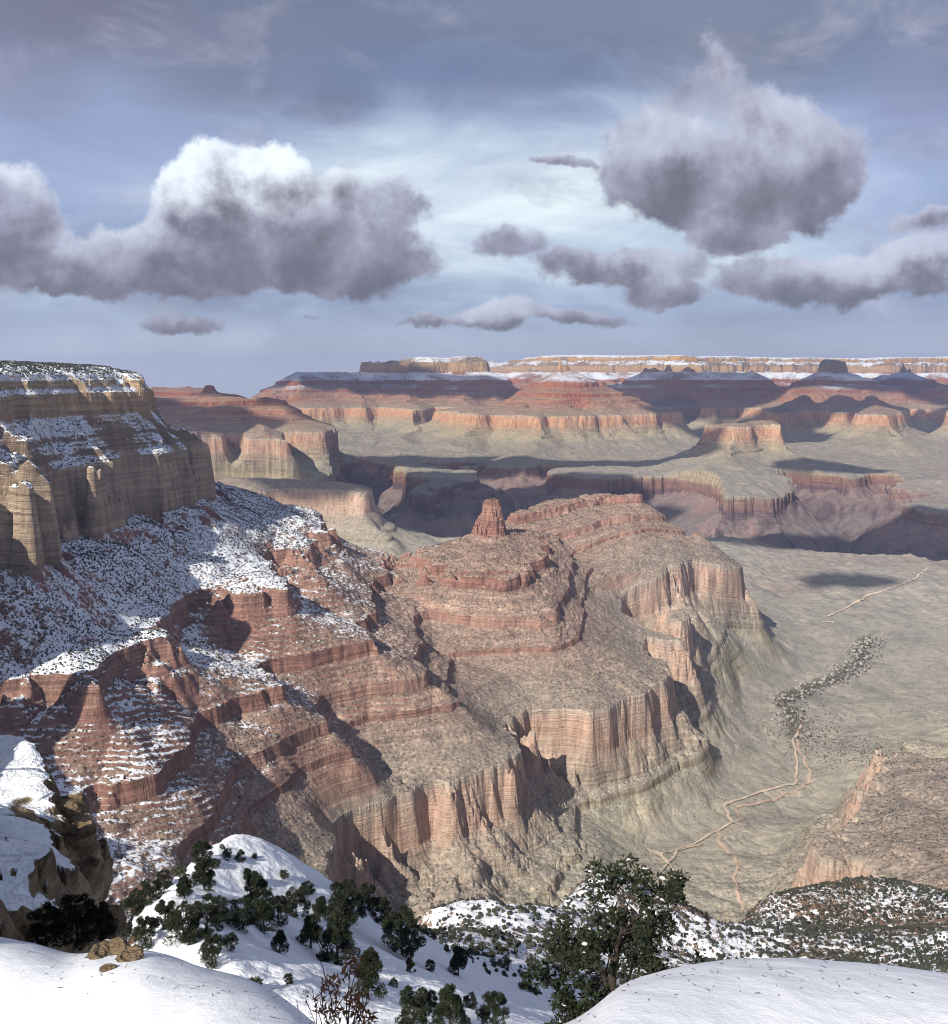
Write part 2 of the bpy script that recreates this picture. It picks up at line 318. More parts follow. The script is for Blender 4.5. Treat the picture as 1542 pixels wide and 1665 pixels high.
# ---------------------------------------------------------------- far side: crests of the buttes; (px, distance, stratum)
CRESTS = [
 [(909, 9600, -200), (919, 9600, -200)], [(866, 9600, -384), (975, 9700, -384)], [(975, 9650, -400), (1085, 9450, -650)],
 [(866, 9600, -400), (800, 9500, -590), (700, 9900, -650)], [(900, 9500, -590), (887, 8850, -650), (880, 8300, -860), (860, 7700, -930)], [(850, 9500, -640), (770, 8900, -760), (740, 8200, -900)],
 [(1158, 7000, -650), (1238, 7250, -650)], [(1175, 7000, -700), (1155, 6350, -860), (1140, 5900, -940)], [(1162, 7000, -700), (1080, 6800, -900), (1010, 6700, -950)], [(1238, 7250, -700), (1330, 7150, -900), (1420, 7000, -950)],
 [(595, 12200, -125), (690, 12000, -88), (768, 12200, -92)], [(490, 11500, -250), (530, 11700, -230), (595, 12000, -170)], [(455, 11300, -384), (600, 11500, -384), (790, 11900, -384)],
 [(540, 11400, -590), (520, 11000, -650)], [(660, 11300, -500), (672, 10500, -650), (668, 9700, -850), (660, 9000, -930)], [(740, 11400, -500), (760, 10900, -650)], [(790, 11900, -400), (800, 11200, -650)], [(590, 11300, -500), (585, 10900, -650)],
 [(366, 6900, -380), (374, 6900, -380)], [(240, 6400, -455), (450, 6700, -455)], [(290, 6200, -600), (330, 5650, -650)], [(400, 6200, -600), (445, 5700, -650)], [(450, 6700, -470), (512, 6600, -650)], [(445, 5700, -690), (560, 5500, -930)],
 [(380, 4200, -650), (440, 4330, -650), (530, 4280, -650), (588, 4230, -650)], [(470, 4350, -640), (300, 4100, -600)],
 [(1340, 11500, -115), (1370, 11500, -115)], [(1290, 11000, -384), (1500, 11200, -384)], [(1300, 10500, -500), (1260, 9600, -650)], [(1400, 10500, -500), (1425, 8900, -650)], [(1500, 10800, -400), (1620, 9900, -650)], [(1360, 10500, -500), (1350, 9700, -650)], [(1425, 8900, -700), (1445, 8200, -850)],
 [(1045, 12500, -165), (1200, 12600, -165)], [(990, 12200, -384), (1260, 12400, -384)], [(1000, 11900, -590), (1090, 11300, -650)], [(1180, 11700, -590), (1170, 10800, -650)], [(1090, 11700, -500), (1040, 11200, -650)],
 [(1448, 13000, -150), (1454, 13000, -150)], [(1400, 13000, -384), (1600, 13000, -384)], [(1542, 9500, -650), (1700, 8500, -650)],
 [(760, 20500, -30), (860, 18300, 0), (920, 17900, 22), (1080, 17000, 24)], [(1080, 17000, 10), (1180, 18300, 24), (1300, 19200, 30), (1420, 18000, 20), (1600, 18500, 24), (2000, 17500, 22)],
 [(860, 14500, -200), (980, 14800, -200)], [(880, 14000, -384), (1000, 14000, -384)], [(1180, 15000, -190), (1300, 15200, -190)], [(1500, 15500, -190), (1650, 15500, -190)], [(200, 9500, -384), (320, 9800, -384)], [(1100, 15800, -100), (1130, 15500, -100)],
]
CRESTS = [[(azx(p, y), y, float(Ts(s))) for p, y, s in c] for c in CRESTS]
RIVERS = [([(200, 5300), (420, 5200), (620, 5250), (760, 5050), (900, 5250), (1100, 5000), (1350, 4850), (1700, 4750)], 0), ([(1350, 4850), (1400, 5700), (1330, 6300)], 150),
          ([(620, 5250), (600, 6300), (585, 7600)], 250), ([(900, 5250), (850, 6300)], 200), ([(1100, 5000), (1060, 6000)], 160)]
def seg_d(x, y, a, b):
    ax, ay = a[:2]; bx, by = b[:2]; L2 = (bx - ax) ** 2 + (by - ay) ** 2 + 1e-6
    t = np.clip(((x - ax) * (bx - ax) + (y - ay) * (by - ay)) / L2, 0, 1)
    return np.hypot(x - ax - t * (bx - ax), y - ay - t * (by - ay)), t

FARSETS = [(0, 6), (6, 10), (10, 18), (18, 24), (24, 26), (26, 33), (33, 38), (38, 41), (41, 42), (42, 99)]
def far_S(x, y):
    x = x + 170 * fbm(x / 900, y / 900, 130, 3) + 60 * vnoise(x / 210, y / 210, 134); y = y + 220 * fbm(x / 900 + 40, y / 900, 137, 3) + 60 * vnoise(x / 210, y / 210, 135)
    Gg = np.full(x.shape, -1e9); dr = np.full(x.shape, 1e9)
    for r, up in RIVERS:
        q = [(azx(p, yy), yy) for p, yy in r]
        for i, (a, b) in enumerate(zip(q[:-1], q[1:])):
            d, t = seg_d(x, y, a, b); Gg = np.maximum(Gg, float(Ts(-1400)) - up * (.6 + .7 * (i + t) / (len(q) - 1)) - d * .9); dr = np.minimum(dr, d)
    s0, s1 = float(Ts(-1000)), float(Ts(-962)); plat = s0 - np.clip((dr - 430) / 1500, 0, 1) * (s0 - s1)
    S = plat.copy(); dm = np.full(x.shape, 3000.); gid = np.full(x.shape, -1)
    for ci, c in enumerate(CRESTS):
        k = [i for i, (a, b) in enumerate(FARSETS) if a <= ci < b][0]
        for a, b in zip(c[:-1], c[1:]):
            d, t = seg_d(x, y, a, b); q = a[2] + t * (b[2] - a[2]) + d * .7
            gid = np.where(q < S, k, gid); S = np.minimum(S, q); dm = np.minimum(dm, d)
    gid = np.where(Gg > plat, -1, gid)
    return np.where(Gg > plat, np.maximum(Gg, S), S), np.clip(dm / 450, .2, 1), gid

AZ0, AZ1, NA = R(-40), R(35), 1500
az = np.linspace(AZ0, AZ1, NA)
def log_rows(a, b, k): return a * np.exp(np.arange(0, math.log(b / a), k))
rad = np.concatenate([log_rows(640, 3800, .00125), log_rows(3800, 21500, .0021)])
NR = len(rad)
# coarse S
caz = np.linspace(AZ0, AZ1, 420); crad = np.exp(np.linspace(math.log(640), math.log(21500), 800))
A, Rr = np.meshgrid(caz, crad, indexing='ij'); X = np.sin(A) * Rr; Y = np.cos(A) * Rr
wf = sstep(3400, 4000, Rr)
nb = (crad < 4050).sum()
Sm = np.zeros_like(X); Sm[:, :nb] = rbf_eval(MID, X[:, :nb], Y[:, :nb]); Sf, dmn, gidc = far_S(X, Y)
Sc = Sm * (1 - wf) + Sf * wf
def bil(Gd, ga, gr):
    i = np.clip(np.searchsorted(caz, ga) - 1, 0, len(caz) - 2); j = np.clip(np.searchsorted(crad, gr) - 1, 0, len(crad) - 2)
    fa = ((ga - caz[i]) / (caz[i + 1] - caz[i]))[:, None]; fr = ((np.log(gr) - np.log(crad[j])) / (np.log(crad[j + 1]) - np.log(crad[j])))[None]
    G = Gd
    return ((G[i][:, j] * (1 - fa) + G[i + 1][:, j] * fa) * (1 - fr) + (G[i][:, j + 1] * (1 - fa) + G[i + 1][:, j + 1] * fa) * fr)
S = bil(Sc, az, rad).astype(np.float32); AMP = bil(dmn, az, rad).astype(np.float32)
A, Rr = np.meshgrid(az.astype(np.float32), rad.astype(np.float32), indexing='ij'); X = np.sin(A) * Rr; Y = np.cos(A) * Rr
wf = sstep(3400, 4000, Rr)
# gullies and scallops in plan, bigger far away where the skeleton is plain
wx = X + 40 * vnoise(X / 160, Y / 160, 40); wy = Y + 40 * vnoise(X / 160, Y / 160, 41)
upm = 1 - sstep(float(Ts(-272)), float(Ts(-330)), S); rwm = sstep(float(Ts(-640)), float(Ts(-680)), S) * (1 - sstep(float(Ts(-850)), float(Ts(-900)), S))
S += (1 - wf) * (upm * (26 * np.abs(vnoise(wx / 75, wy / 75, 44)) + 36 * (lambda t_: (t_ - np.floor(t_)) * (1 - sstep(.80, 1., t_ - np.floor(t_))) - .35)(Y / 118 + 1.3 * vnoise(X / 260, Y / 160, 46) + .25 * vnoise(X / 40, Y / 40, 43)) + 12 * vnoise(X / 24, Y / 24, 45) - 12) + rwm * (3.5 * fbm(X / 26, Y / 26, 47, 3, .6, True)))
val = 1 - .72 * sstep(float(Ts(-865)), float(Ts(-910)), S)
S += (1 - wf) * val * (26 * fbm(wx / 190, wy / 190, 1, 3, .5, True) + (7 - 4 * rwm) * fbm(X / 30, Y / 30, 5, 3, .55) - 6)
S += wf * AMP * (130 * (fbm(wx / 1100, wy / 1100, 9, 2, .5, True) - .1) + 60 * (fbm(wx / 330, wy / 330, 12, 3, .55, True) - .1) + 10 * fbm(X / 60, Y / 60, 15, 2))
vs_ = sstep(float(Ts(-840)), float(Ts(-900)), S) * (1 - wf); S += vs_ * 11 * (fbm((X + 25 * vnoise(X / 60, Y / 60, 48)) / 75, Y / 150, 49, 4, .6, True) - .2)
tl = tilt(X, Y).astype(np.float32)
Zs = Tz(S).astype(np.float32)
# fine ledges in the bedded layers
per = 8.5 + 2.5 * vnoise(X / 900, Y / 900, 62); pj = .35 * vnoise(X / 120, Y / 120, 21) + .3 * vnoise(X / 27, Y / 27, 22); ph = Zs / per + pj; fl = np.floor(ph); fr = ph - fl
led = per * (fl + sstep(.25, .75, fr) - pj)
kl = np.where((Zs > -275) & (Zs < 20) & (Zs > -160), .62, np.where((Zs < -160) & (Zs > -275), .22, np.where((Zs < -385) & (Zs > -612), .55, np.where((Zs < -770) & (Zs > -860), .22, .0))))
kl = kl * sstep(-.6, .3, fbm(X / 85, Y / 85, 61, 3)) * (.45 + .55 * sstep(-.3, .4, fbm(X / 22, Y / 22, 64, 2)))
kl = kl * (1 - wf * .7)
Zs = Zs * (1 - kl) + led * kl
Z = Zs + tl + 1.6 * fbm(X / 14, Y / 14, 25, 3, .6) * (1 - .5 * wf) * np.where(Zs < -880, .45, 1.) + wf * (12 * fbm(X / 400, Y / 400, 28, 3) + 42 * sstep(14000, 17000, Y) * fbm(X / 1900, Y / 1900, 231, 3) + sstep(-890, -960, Zs) * (Zs > -1010) * (30 * fbm(X / 700, Y / 700, 201, 4, .55, True) + 9 * fbm(X / 130, Y / 130, 206, 3, .6, True)))
# the tower on the butte
tx, ty = azx(797, 2510), 2510
u = (X - tx); v = (Y - ty); tower = np.full(Z.shape, -9999., np.float32); rr = np.hypot(u / 75, v / 75)
for k_, (hz, rx_, ry_, ox_, oy_) in enumerate([(-398, 44, 50, -3, 0), (-387, 38, 44, 0, 3), (-374, 33, 36, 2, 0), (-366, 29, 34, 3, 4), (-354, 25, 28, 5, 2), (-345, 25, 27, 4, 4), (-337, 25, 25, 6, 3), (-331, 22, 22, 8, 5)]):
    rk = np.hypot((u - ox_) / (.95 * rx_), (v - oy_) / (.95 * ry_)) + .22 * vnoise(X / 17 + k_ * 3.7, Y / 17, 31) + .14 * np.round(1.6 * vnoise(X / 8 + k_ * 1.3, Y / 8, 32)) / 1.6
    tower = np.maximum(tower, hz + 2.5 * vnoise(X / 9, Y / 9, 33 + k_) - 55 * sstep(.85, 1.3, rk) - 160 * sstep(1.2, 2.2, rk))
Z = np.where(rr < 1.3, np.maximum(Z, tower), Z)
strat = Z - tl
# ---------------------------------------------------------------- snow cover: high, on the cold side, more on the left
gz_r = np.gradient(Z, axis=1) / np.gradient(rad)[None].astype(np.float32)
gz_a = np.gradient(Z, axis=0) / (Rr * (az[1] - az[0]))
gx = gz_r * np.sin(A) + gz_a * np.cos(A); gy = gz_r * np.cos(A) - gz_a * np.sin(A)
slope = np.sqrt(gx * gx + gy * gy)
cold = (-gx * .62 - gy * .78) / np.sqrt(1 + slope ** 2) * -1      # + where the ground faces away from the south-west
cold = -(gx * -.62 + gy * -.78) / np.sqrt(1 + slope ** 2) * -1
cold = (-gx * .62 + -gy * .78) / np.sqrt(1 + slope ** 2)
alt = np.interp(strat, [-760, -640, -560, -470, -400, -370, -280, 0], [0, .14, .33, .46, .52, .63, .70, .95])
side = np.interp(np.degrees(A), [-22, -16, -9, -4, 1], [1, .95, .8, .5, .0])
snow_m = alt * side + .25 * cold * side * (strat > -660)
snow_f = np.interp(strat, [-640, -480, -400, -370, -280, 0], [-.2, .12, .24, .38, .40, .40]) + .12 * cold + .10 * sstep(8500, 11500, Y) + .22 * fbm(X / 420, Y / 420, 140, 3) + .10 * sstep(13000, 16500, Y) * (strat > -420)
snow_f = np.where(Y < 8000, snow_f - .08, snow_f)
SNOW = np.clip(snow_m * (1 - wf) + snow_f * wf, 0, 1)

# ---------------------------------------------------------------- materials
def mat(name):
    m = bpy.data.materials.new(name); m.use_nodes = True; g = NG(m.node_tree); b = m.node_tree.nodes['Principled BSDF']
    b.inputs['Roughness'].default_value = .92; b.inputs['Specular IOR Level'].default_value = .15
    return m, g, b
def bump(g, b, h, dist, strength=1.):
    x = g.n('ShaderNodeBump'); x.inputs['Strength'].default_value = strength; x.inputs['Distance'].default_value = dist
    g.put(x.inputs['Height'], h); g.L.new(x.outputs[0], b.inputs['Normal']); return x
def plain(name, col, var=.25, scale=3., rough=.9):
    m, g, b = mat(name); tc = g.n('ShaderNodeTexCoord'); n = g.noise(tc.outputs['Object'], scale, 4.)
    g.put(b.inputs['Base Color'], g.mx(n, tuple(c * (1 - var) for c in col), tuple(c * (1 + var) for c in col))); b.inputs['Roughness'].default_value = rough
    return m

def zpos(z): return (z + 1420) / 1480
def rock_material():
    m, g, b = mat('canyon_rock'); geo = g.n('ShaderNodeNewGeometry'); P = geo.outputs['Position']; x, y, z = g.xyz(P)
    nz = g.xyz(geo.outputs['True Normal'])[2]
    def A_(n): k = g.n('ShaderNodeAttribute'); k.attribute_name = n; return k.outputs['Fac']
    st0 = A_('strat'); big = g.noise(P, .006, 3.); mid = g.noise(P, .035, 4., .6); fine = g.noise(P, .16, 4., .65); tiny = g.noise(P, .42, 3., .6)
    st = g.add(st0, g.mul(g.sub(big, .5), 16.)); t = g.m('DIVIDE', g.add(st, 1420.), 1480.)
    cl = g.ramp(t, [(zpos(z_), c) for z_, c in [(-1400, (.075, .06, .065)), (-1070, (.10, .07, .07)), (-1052, (.16, .09, .075)), (-1000, (.20, .13, .095)), (-985, (.27, .22, .15)), (-875, (.28, .24, .15)), (-835, (.29, .24, .175)), (-785, (.35, .265, .19)),
        (-768, (.42, .265, .18)), (-715, (.47, .29, .195)), (-698, (.46, .30, .21)), (-682, (.43, .36, .28)), (-660, (.31, .19, .13)), (-600, (.28, .14, .095)), (-560, (.31, .165, .115)), (-500, (.27, .12, .08)), (-430, (.28, .125, .085)), (-388, (.30, .155, .105)), (-370, (.24, .09, .055)), (-285, (.25, .10, .065)),
        (-268, (.34, .235, .145)), (-200, (.38, .28, .18)), (-160, (.37, .27, .165)), (-140, (.22, .15, .095)), (-95, (.24, .17, .11)), (-80, (.36, .225, .11)), (-40, (.43, .28, .13)), (20, (.38, .28, .16))]])
    sl = g.ramp(t, [(zpos(z_), c) for z_, c in [(-1400, (.10, .085, .09)), (-1150, (.15, .11, .105)), (-1052, (.21, .13, .11)), (-1005, (.25, .205, .17)), (-985, (.26, .237, .20)), (-940, (.275, .25, .20)), (-860, (.285, .255, .195)), (-800, (.27, .225, .17)),
        (-700, (.25, .20, .155)), (-660, (.245, .195, .15)), (-610, (.255, .175, .13)), (-500, (.25, .165, .12)), (-400, (.23, .14, .10)), (-280, (.19, .105, .07)), (-265, (.21, .165, .115)), (-90, (.19, .15, .10)), (30, (.15, .13, .09))]])
    # wash of yellow-green and red dust over the shale slopes
    ygm = g.mul(g.step(g.noise(g.vec(g.mul(x, .006), g.mul(y, .006), g.mul(z, .02)), 1., 4., .6, .6), .5, .68), g.mul(g.step(st, -985., -930.), g.step(st, -800., -850.)))
    sl = g.mx(g.mul(ygm, .3), sl, (.35, .31, .19))
    pat = g.noise(g.vec(x, g.mul(y, .6), z), .011, 5., .62, .8); vm_ = g.step(st, -835., -875.)
    sl = g.mx(g.mul(vm_, .7), sl, g.mx(1., sl, g.ramp(pat, [(.3, (.62, .64, .62)), (.45, (.93, .94, .93)), (.56, (1.06, 1.05, 1.02)), (.7, (1.3, 1.22, 1.1))]), 'MULTIPLY'))
    rdm = g.mul(g.step(g.noise(P, .004, 4., .6, .5), .55, .66), g.mul(g.step(st, -1250., -1100.), g.step(st, -1000., -1060.)))
    sl = g.mx(g.mul(g.mul(rdm, g.step(x, 200., 1200.)), .6), sl, (.34, .15, .115))
    bands = g.noise(g.vec(g.mul(x, .0035), g.mul(y, .0035), g.mul(st, .17)), 1., 6., .72)
    streak = g.noise(g.vec(g.mul(x, .07), g.mul(y, .07), g.mul(z, .012)), 1., 4., .6)
    cliff = g.step(g.add(nz, g.mul(g.sub(mid, .5), .25)), .52, .74, 1., 0.)
    redw = g.mul(g.step(st, -790., -765.), g.step(st, -672., -692.)); bstr = g.m('MULTIPLY_ADD', redw, -.75, 1.)
    clc = g.mx(bstr, cl, g.mx(1., cl, g.ramp(bands, [(.28, (.42, .39, .38)), (.42, (.85, .83, .82)), (.55, (1.08, 1.07, 1.06)), (.75, (1.6, 1.58, 1.55))]), 'MULTIPLY'))
    clc = g.mx(g.mul(redw, g.step(g.noise(P, .02, 4., .6), .45, .62)), clc, g.mx(.5, clc, (.47, .36, .27)))
    clc = g.mx(1., clc, g.ramp(streak, [(.28, (.55, .53, .53)), (.45, (.95, .95, .95)), (.55, (1.05, 1.05, 1.05)), (.72, (1.35, 1.33, 1.3))]), 'MULTIPLY')
    slc = g.mx(1., sl, g.ramp(fine, [(.30, (.32, .33, .31)), (.44, (.85, .85, .85)), (.56, (1.06, 1.06, 1.06)), (.70, (1.85, 1.8, 1.72))]), 'MULTIPLY')
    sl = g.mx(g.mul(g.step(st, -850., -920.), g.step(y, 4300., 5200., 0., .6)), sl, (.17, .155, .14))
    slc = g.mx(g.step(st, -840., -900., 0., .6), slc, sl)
    slc = g.mx(1., slc, g.ramp(mid, [(.3, (.78, .8, .8)), (.5, (1, 1, 1)), (.7, (1.22, 1.17, 1.1))]), 'MULTIPLY')
    supm = g.add(.25, g.mul(.6, g.mul(g.step(st, -690., -620.), g.step(st, -375., -400.))))
    supm = g.mul(supm, g.step(st, -880., -835.)); slc = g.mx(supm, slc, g.mx(1., slc, g.ramp(bands, [(.3, (.5, .46, .44)), (.48, (.95, .95, .95)), (.55, (1.1, 1.08, 1.05)), (.7, (1.75, 1.65, 1.58))]), 'MULTIPLY'))
    bol = g.step(g.voro(P, .11), .30, .16); slc = g.mx(g.mul(g.mul(bol, g.step(tiny, .5, .6)), .6), slc, (.36, .27, .20))
    colr = g.mx(cliff, slc, clc); hsv = g.n('ShaderNodeHueSaturation'); g.put(hsv.inputs['Saturation'], g.step(y, 4200., 8000., .82, 1.22)); hsv.inputs['Value'].default_value = 1.16; g.put(hsv.inputs['Color'], colr); colr = hsv.outputs[0]
    sn = g.add(g.add(A_('snow'), g.mul(g.sub(fine, .5), 1.25)), g.add(g.mul(g.sub(mid, .5), .55), g.mul(g.sub(nz, .8), 1.1)))
    sn = g.add(sn, g.mul(g.sub(tiny, .5), .5)); sf = g.mul(g.step(sn, .47, .60), g.step(A_('snow'), .02, .1))
    colr = g.mx(sf, colr, (.80, .83, .88))
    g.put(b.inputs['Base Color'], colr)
    h = g.add(g.add(g.mul(bands, g.mul(cliff, 9.)), g.mul(streak, g.mul(cliff, 7.))), g.add(g.mul(fine, 2.4), g.add(g.mul(mid, 3.), g.mul(tiny, .9))))
    bump(g, b, g.mul(h, g.step(st, -840., -900., 1., .2)), 1.0, .9)
    return m
ROCK = rock_material()

# ---------------------------------------------------------------- cut the ground sheet into its landforms
vid = np.arange(NA * NR, dtype=np.int32).reshape(NA, NR)
Xc, Yc = X[:-1, :-1], Y[:-1, :-1]; stc = strat[:-1, :-1]; adeg = np.degrees(A[:-1, :-1])
ci = np.clip(np.searchsorted(caz, az[:-1]) - 1, 0, 419); cj = np.clip(np.searchsorted(crad, rad[:-1]) - 1, 0, 799)
gid = gidc[ci][:, cj]
def inpoly(x, y, poly):
    r = np.zeros(x.shape, bool); n = len(poly)
    for i in range(n):
        (x0, y0), (x1, y1) = poly[i], poly[(i + 1) % n]
        c = (y0 > y) != (y1 > y); r ^= c & (x < (x1 - x0) * (y - y0) / (y1 - y0 + 1e-9) + x0)
    return r
far = Rr[:-1, :-1] > 3750
reg = np.where(far, np.where((gid >= 0) & (stc > -905), gid + 10, 9), 0)
butte_poly = [(azx(680, 2270), 2270), (azx(700, 2100), 2100), (azx(770, 1930), 1930), (azx(822, 1800), 1800), (azx(835, 1700), 1700), (500, 1650), (1100, 2300), (1100, 3500), (0, 3500), (-300, 2700)]
mid_ = ~far
inb = inpoly(Xc, Yc, butte_poly)
reg = np.where(mid_ & inb & (stc > -865), 1, reg)
lf = mid_ & ~inb & (adeg < 3.5) & (Yc < 3300)
reg = np.where(lf & (stc > -865), 2, reg); reg = np.where(lf & (stc > -275) & (adeg < -8), 3, reg)
reg = np.where(mid_ & ~inb & (adeg > 3.5) & (stc > -860) & (Yc < 2300), 4, reg)
NAMES = {0: ('valley', 'pale grey-green valley floor winding between the red walls'), 1: ('butte', 'red layered butte with a stubby rock tower in the middle of the canyon'),
  2: ('ridge', 'red ledgy ridges streaked with snow below the left rim wall'), 3: ('cliff', 'tall buff rim wall with snowy ledges at the left edge'),
  4: ('spur', 'rocky spur with an orange wall at the right edge'), 9: ('canyon_floor', 'broad grey platform cut by the dark inner gorge'),
  10: ('butte', 'red stepped butte with a small snowy peak at centre'), 11: ('butte', 'flat-topped butte on pale fanned slopes right of centre'), 12: ('mesa', 'broad snow-banded mesa on the skyline left of centre'),
  13: ('butte', 'red butte with a small white pyramid behind the left wall'), 14: ('butte', 'low flat red-walled butte beside the dark gorge'), 15: ('butte', 'dark stub-topped butte on the far right skyline'),
  16: ('mesa', 'long snowy mesa on the skyline right of the small snowy peak'), 17: ('butte', 'faint snow pyramid near the right end of the skyline'), 18: ('rim', 'hazy snow-covered far rim along the horizon'), 19: ('mesa', 'faint snow-streaked terraces under the far rim')}
quads = np.stack([vid[:-1, :-1], vid[1:, :-1], vid[1:, 1:], vid[:-1, 1:]], -1)
co = np.stack([X, Y, Z], -1).reshape(-1, 3); sf_, nf_ = strat.ravel(), SNOW.ravel()
for k, (nm, lab) in NAMES.items():
    q = quads[reg == k]
    if len(q) == 0: continue
    used = np.unique(q); remap = np.zeros(NA * NR, np.int32); remap[used] = np.arange(len(used))
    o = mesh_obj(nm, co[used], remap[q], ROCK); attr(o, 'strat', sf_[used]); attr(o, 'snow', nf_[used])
    tag(o, lab, nm.replace('_', ' '), None, 'structure')
def first_hit(px, py, azs, rs, Zg):
    cx, dy, dz = ray(px, py); a = math.atan2(cx, dy); tn = dz / math.hypot(cx, dy)
    i = min(max(np.searchsorted(azs, a) - 1, 0), len(azs) - 2); f = (a - azs[i]) / (azs[i + 1] - azs[i])
    zr = Zg[i] * (1 - f) + Zg[i + 1] * f; k = np.nonzero(zr >= tn * rs)[0]
    if len(k) == 0: return None
    j = k[0]; r = rs[j]; return math.sin(a) * r, math.cos(a) * r, float(zr[j])
def visible(Zg, rs):
    tn = Zg / rs[None]; cm = np.maximum.accumulate(tn, axis=1); v = np.zeros(Zg.shape, bool); v[:, 0] = True; v[:, 1:] = tn[:, 1:] > cm[:, :-1] - .002; return v

# ---------------------------------------------------------------- the snowy slope under the viewpoint
PB = []
def B(pts, drop=0.):
    """(px, py, distance) seen points; drop: also the far side falling away behind them"""
    for (p0, q0, y0), (p1, q1, y1) in zip(pts[:-1], pts[1:]):
        n = max(1, int(math.hypot(p1 - p0, q1 - q0) / 22))
        for k in range(n + (p1 == pts[-1][0] and q1 == pts[-1][1])):
            t = k / n; px, py, y = p0 + t * (p1 - p0), q0 + t * (q1 - q0), y0 * (y1 / y0) ** t
            cx, dy, dz = ray(px, py); PB.append((cx * y / dy, y, dz * y / dy))
            if drop:
                for f in (1.12, 1.35):
                    PB.append((cx * y / dy * f, y * f, dz * y / dy - drop * (f - 1) * y))
def BW(pts):
    for px, y, z in pts: PB.append((azx(px, y), y, z))
B([(190, 1520, 95), (240, 1465, 130), (300, 1412, 160), (340, 1380, 176), (375, 1371, 182), (415, 1385, 184), (440, 1412, 186), (500, 1440, 192), (560, 1455, 205), (600, 1468, 235), (640, 1480, 300)], 1.05)
B([(690, 1476, 430), (740, 1468, 480), (800, 1470, 480), (850, 1478, 450), (900, 1462, 480), (960, 1430, 560), (1010, 1440, 600), (1060, 1470, 600), (1110, 1500, 600), (1150, 1530, 590), (1190, 1508, 640), (1240, 1462, 690), (1300, 1446, 720), (1400, 1438, 740), (1500, 1450, 720), (1560, 1455, 700), (1750, 1460, 680)], 1.0)
B([(300, 1470, 130), (380, 1450, 150), (450, 1480, 150), (540, 1510, 150), (620, 1530, 160)]); B([(330, 1540, 90), (450, 1545, 112), (560, 1570, 120), (650, 1585, 120), (720, 1600, 118)])
B([(420, 1600, 72), (520, 1630, 82), (620, 1645, 92), (720, 1660, 95), (800, 1665, 98)]); B([(690, 1520, 300), (760, 1515, 370), (850, 1520, 390), (930, 1510, 430)])
B([(740, 1570, 190), (820, 1580, 240), (900, 1580, 280), (980, 1580, 330)]); B([(820, 1630, 150), (900, 1640, 180), (980, 1650, 200)]); B([(1060, 1550, 470), (1150, 1565, 470), (1250, 1560, 480), (1350, 1555, 480), (1542, 1575, 440)])
B([(1230, 1500, 610), (1320, 1490, 640), (1420, 1490, 640), (1542, 1500, 600)]); B([(1100, 1620, 300), (1250, 1620, 330), (1400, 1630, 330), (1542, 1640, 300)])
BW([(540, 20, -15.5), (540, 12, -9.5), (300, 12, -10), (700, 14, -11), (900, 20, -15.6), (1000, 32, -24.6), (1150, 24, -19), (1300, 24, -19.5), (1500, 24, -20), (600, 40, -31), (480, 36, -27.5), (800, 50, -39), (1000, 60, -46), (1200, 60, -46), (1500, 60, -48), (1000, 120, -92), (1300, 120, -92), (1000, 200, -150), (1300, 200, -150), (200, 40, -36), (100, 60, -62), (0, 40, -42), (-200, 50, -55), (0, 90, -110), (-300, 100, -125), (120, 100, -88), (60, 160, -190), (-200, 200, -240), (1800, 100, -85), (1800, 300, -230), (1800, 20, -18)])
BW([(-300, 500, -520), (100, 500, -520), (350, 500, -520), (500, 600, -600), (700, 800, -760), (900, 950, -900), (1100, 950, -900), (1300, 1050, -900), (1600, 1050, -900), (-300, 1050, -900), (400, 1050, -900)])
PBa = np.array(PB); PBa[:, 2] *= 1; MB = rbf_fit([(p[0] * 10, p[1] * 10, p[2]) for p in PB])
baz = np.linspace(R(-36), R(34), 1100); brad = 11.0 * np.exp(np.arange(0, math.log(1000 / 11.), .0042)); nA, nR2 = len(baz), len(brad)
c1 = np.linspace(R(-36), R(34), 190); c2 = np.exp(np.linspace(math.log(11), math.log(1001), 220))
cA, cR = np.meshgrid(c1, c2, indexing='ij'); Zb_c = rbf_eval(MB, np.sin(cA) * cR * 10, np.cos(cA) * cR * 10)
_s = (caz, crad); caz, crad = c1, c2; ZB = bil(Zb_c, baz, brad).astype(np.float32); caz, crad = _s
bA, bR = np.meshgrid(baz.astype(np.float32), brad.astype(np.float32), indexing='ij'); bX = np.sin(bA) * bR; bY = np.cos(bA) * bR
dscale = sstep(60, 500, bR)
ZB += .55 * sstep(40, 90, bR) * (1 - sstep(250, 350, bR)) * fbm(bX / 4.5, bY / 4.5, 221, 4, .6) + .8 * sstep(60, 100, bR) * np.abs(vnoise(bX / 14, bY / 14, 226)) * (1 - sstep(250, 350, bR))
ZB += (.5 + 3.5 * dscale) * fbm(bX / (9 + 0 * bX), bY / 9, 51, 4, .5) * .6 + (3 + 12 * dscale) * .5 * fbm(bX / 60, bY / 60, 55, 3) * sstep(40, 160, bR)
bsn = np.where(bR < 260, .95, .62) + 0 * bR
px_b = CX + F * np.tan(bA) * math.cos(PITCH)
bsn = .78 - .23 * sstep(150, 330, bR) + .12 * fbm(bX / 50, bY / 50, 58, 2)
bsn -= .07 * sstep(420, 520, bR) * sstep(1100, 1200, px_b); bsn -= .0 * sstep(600, 700, bR) * sstep(1150, 1230, px_b) + .75 * sstep(520, 600, bR) * (px_b < 1180) + .08 * sstep(560, 640, bR)
gb = np.gradient(ZB, axis=1) / np.gradient(brad)[None].astype(np.float32); bsn -= 1.2 * sstep(.95, 1.6, np.abs(gb))

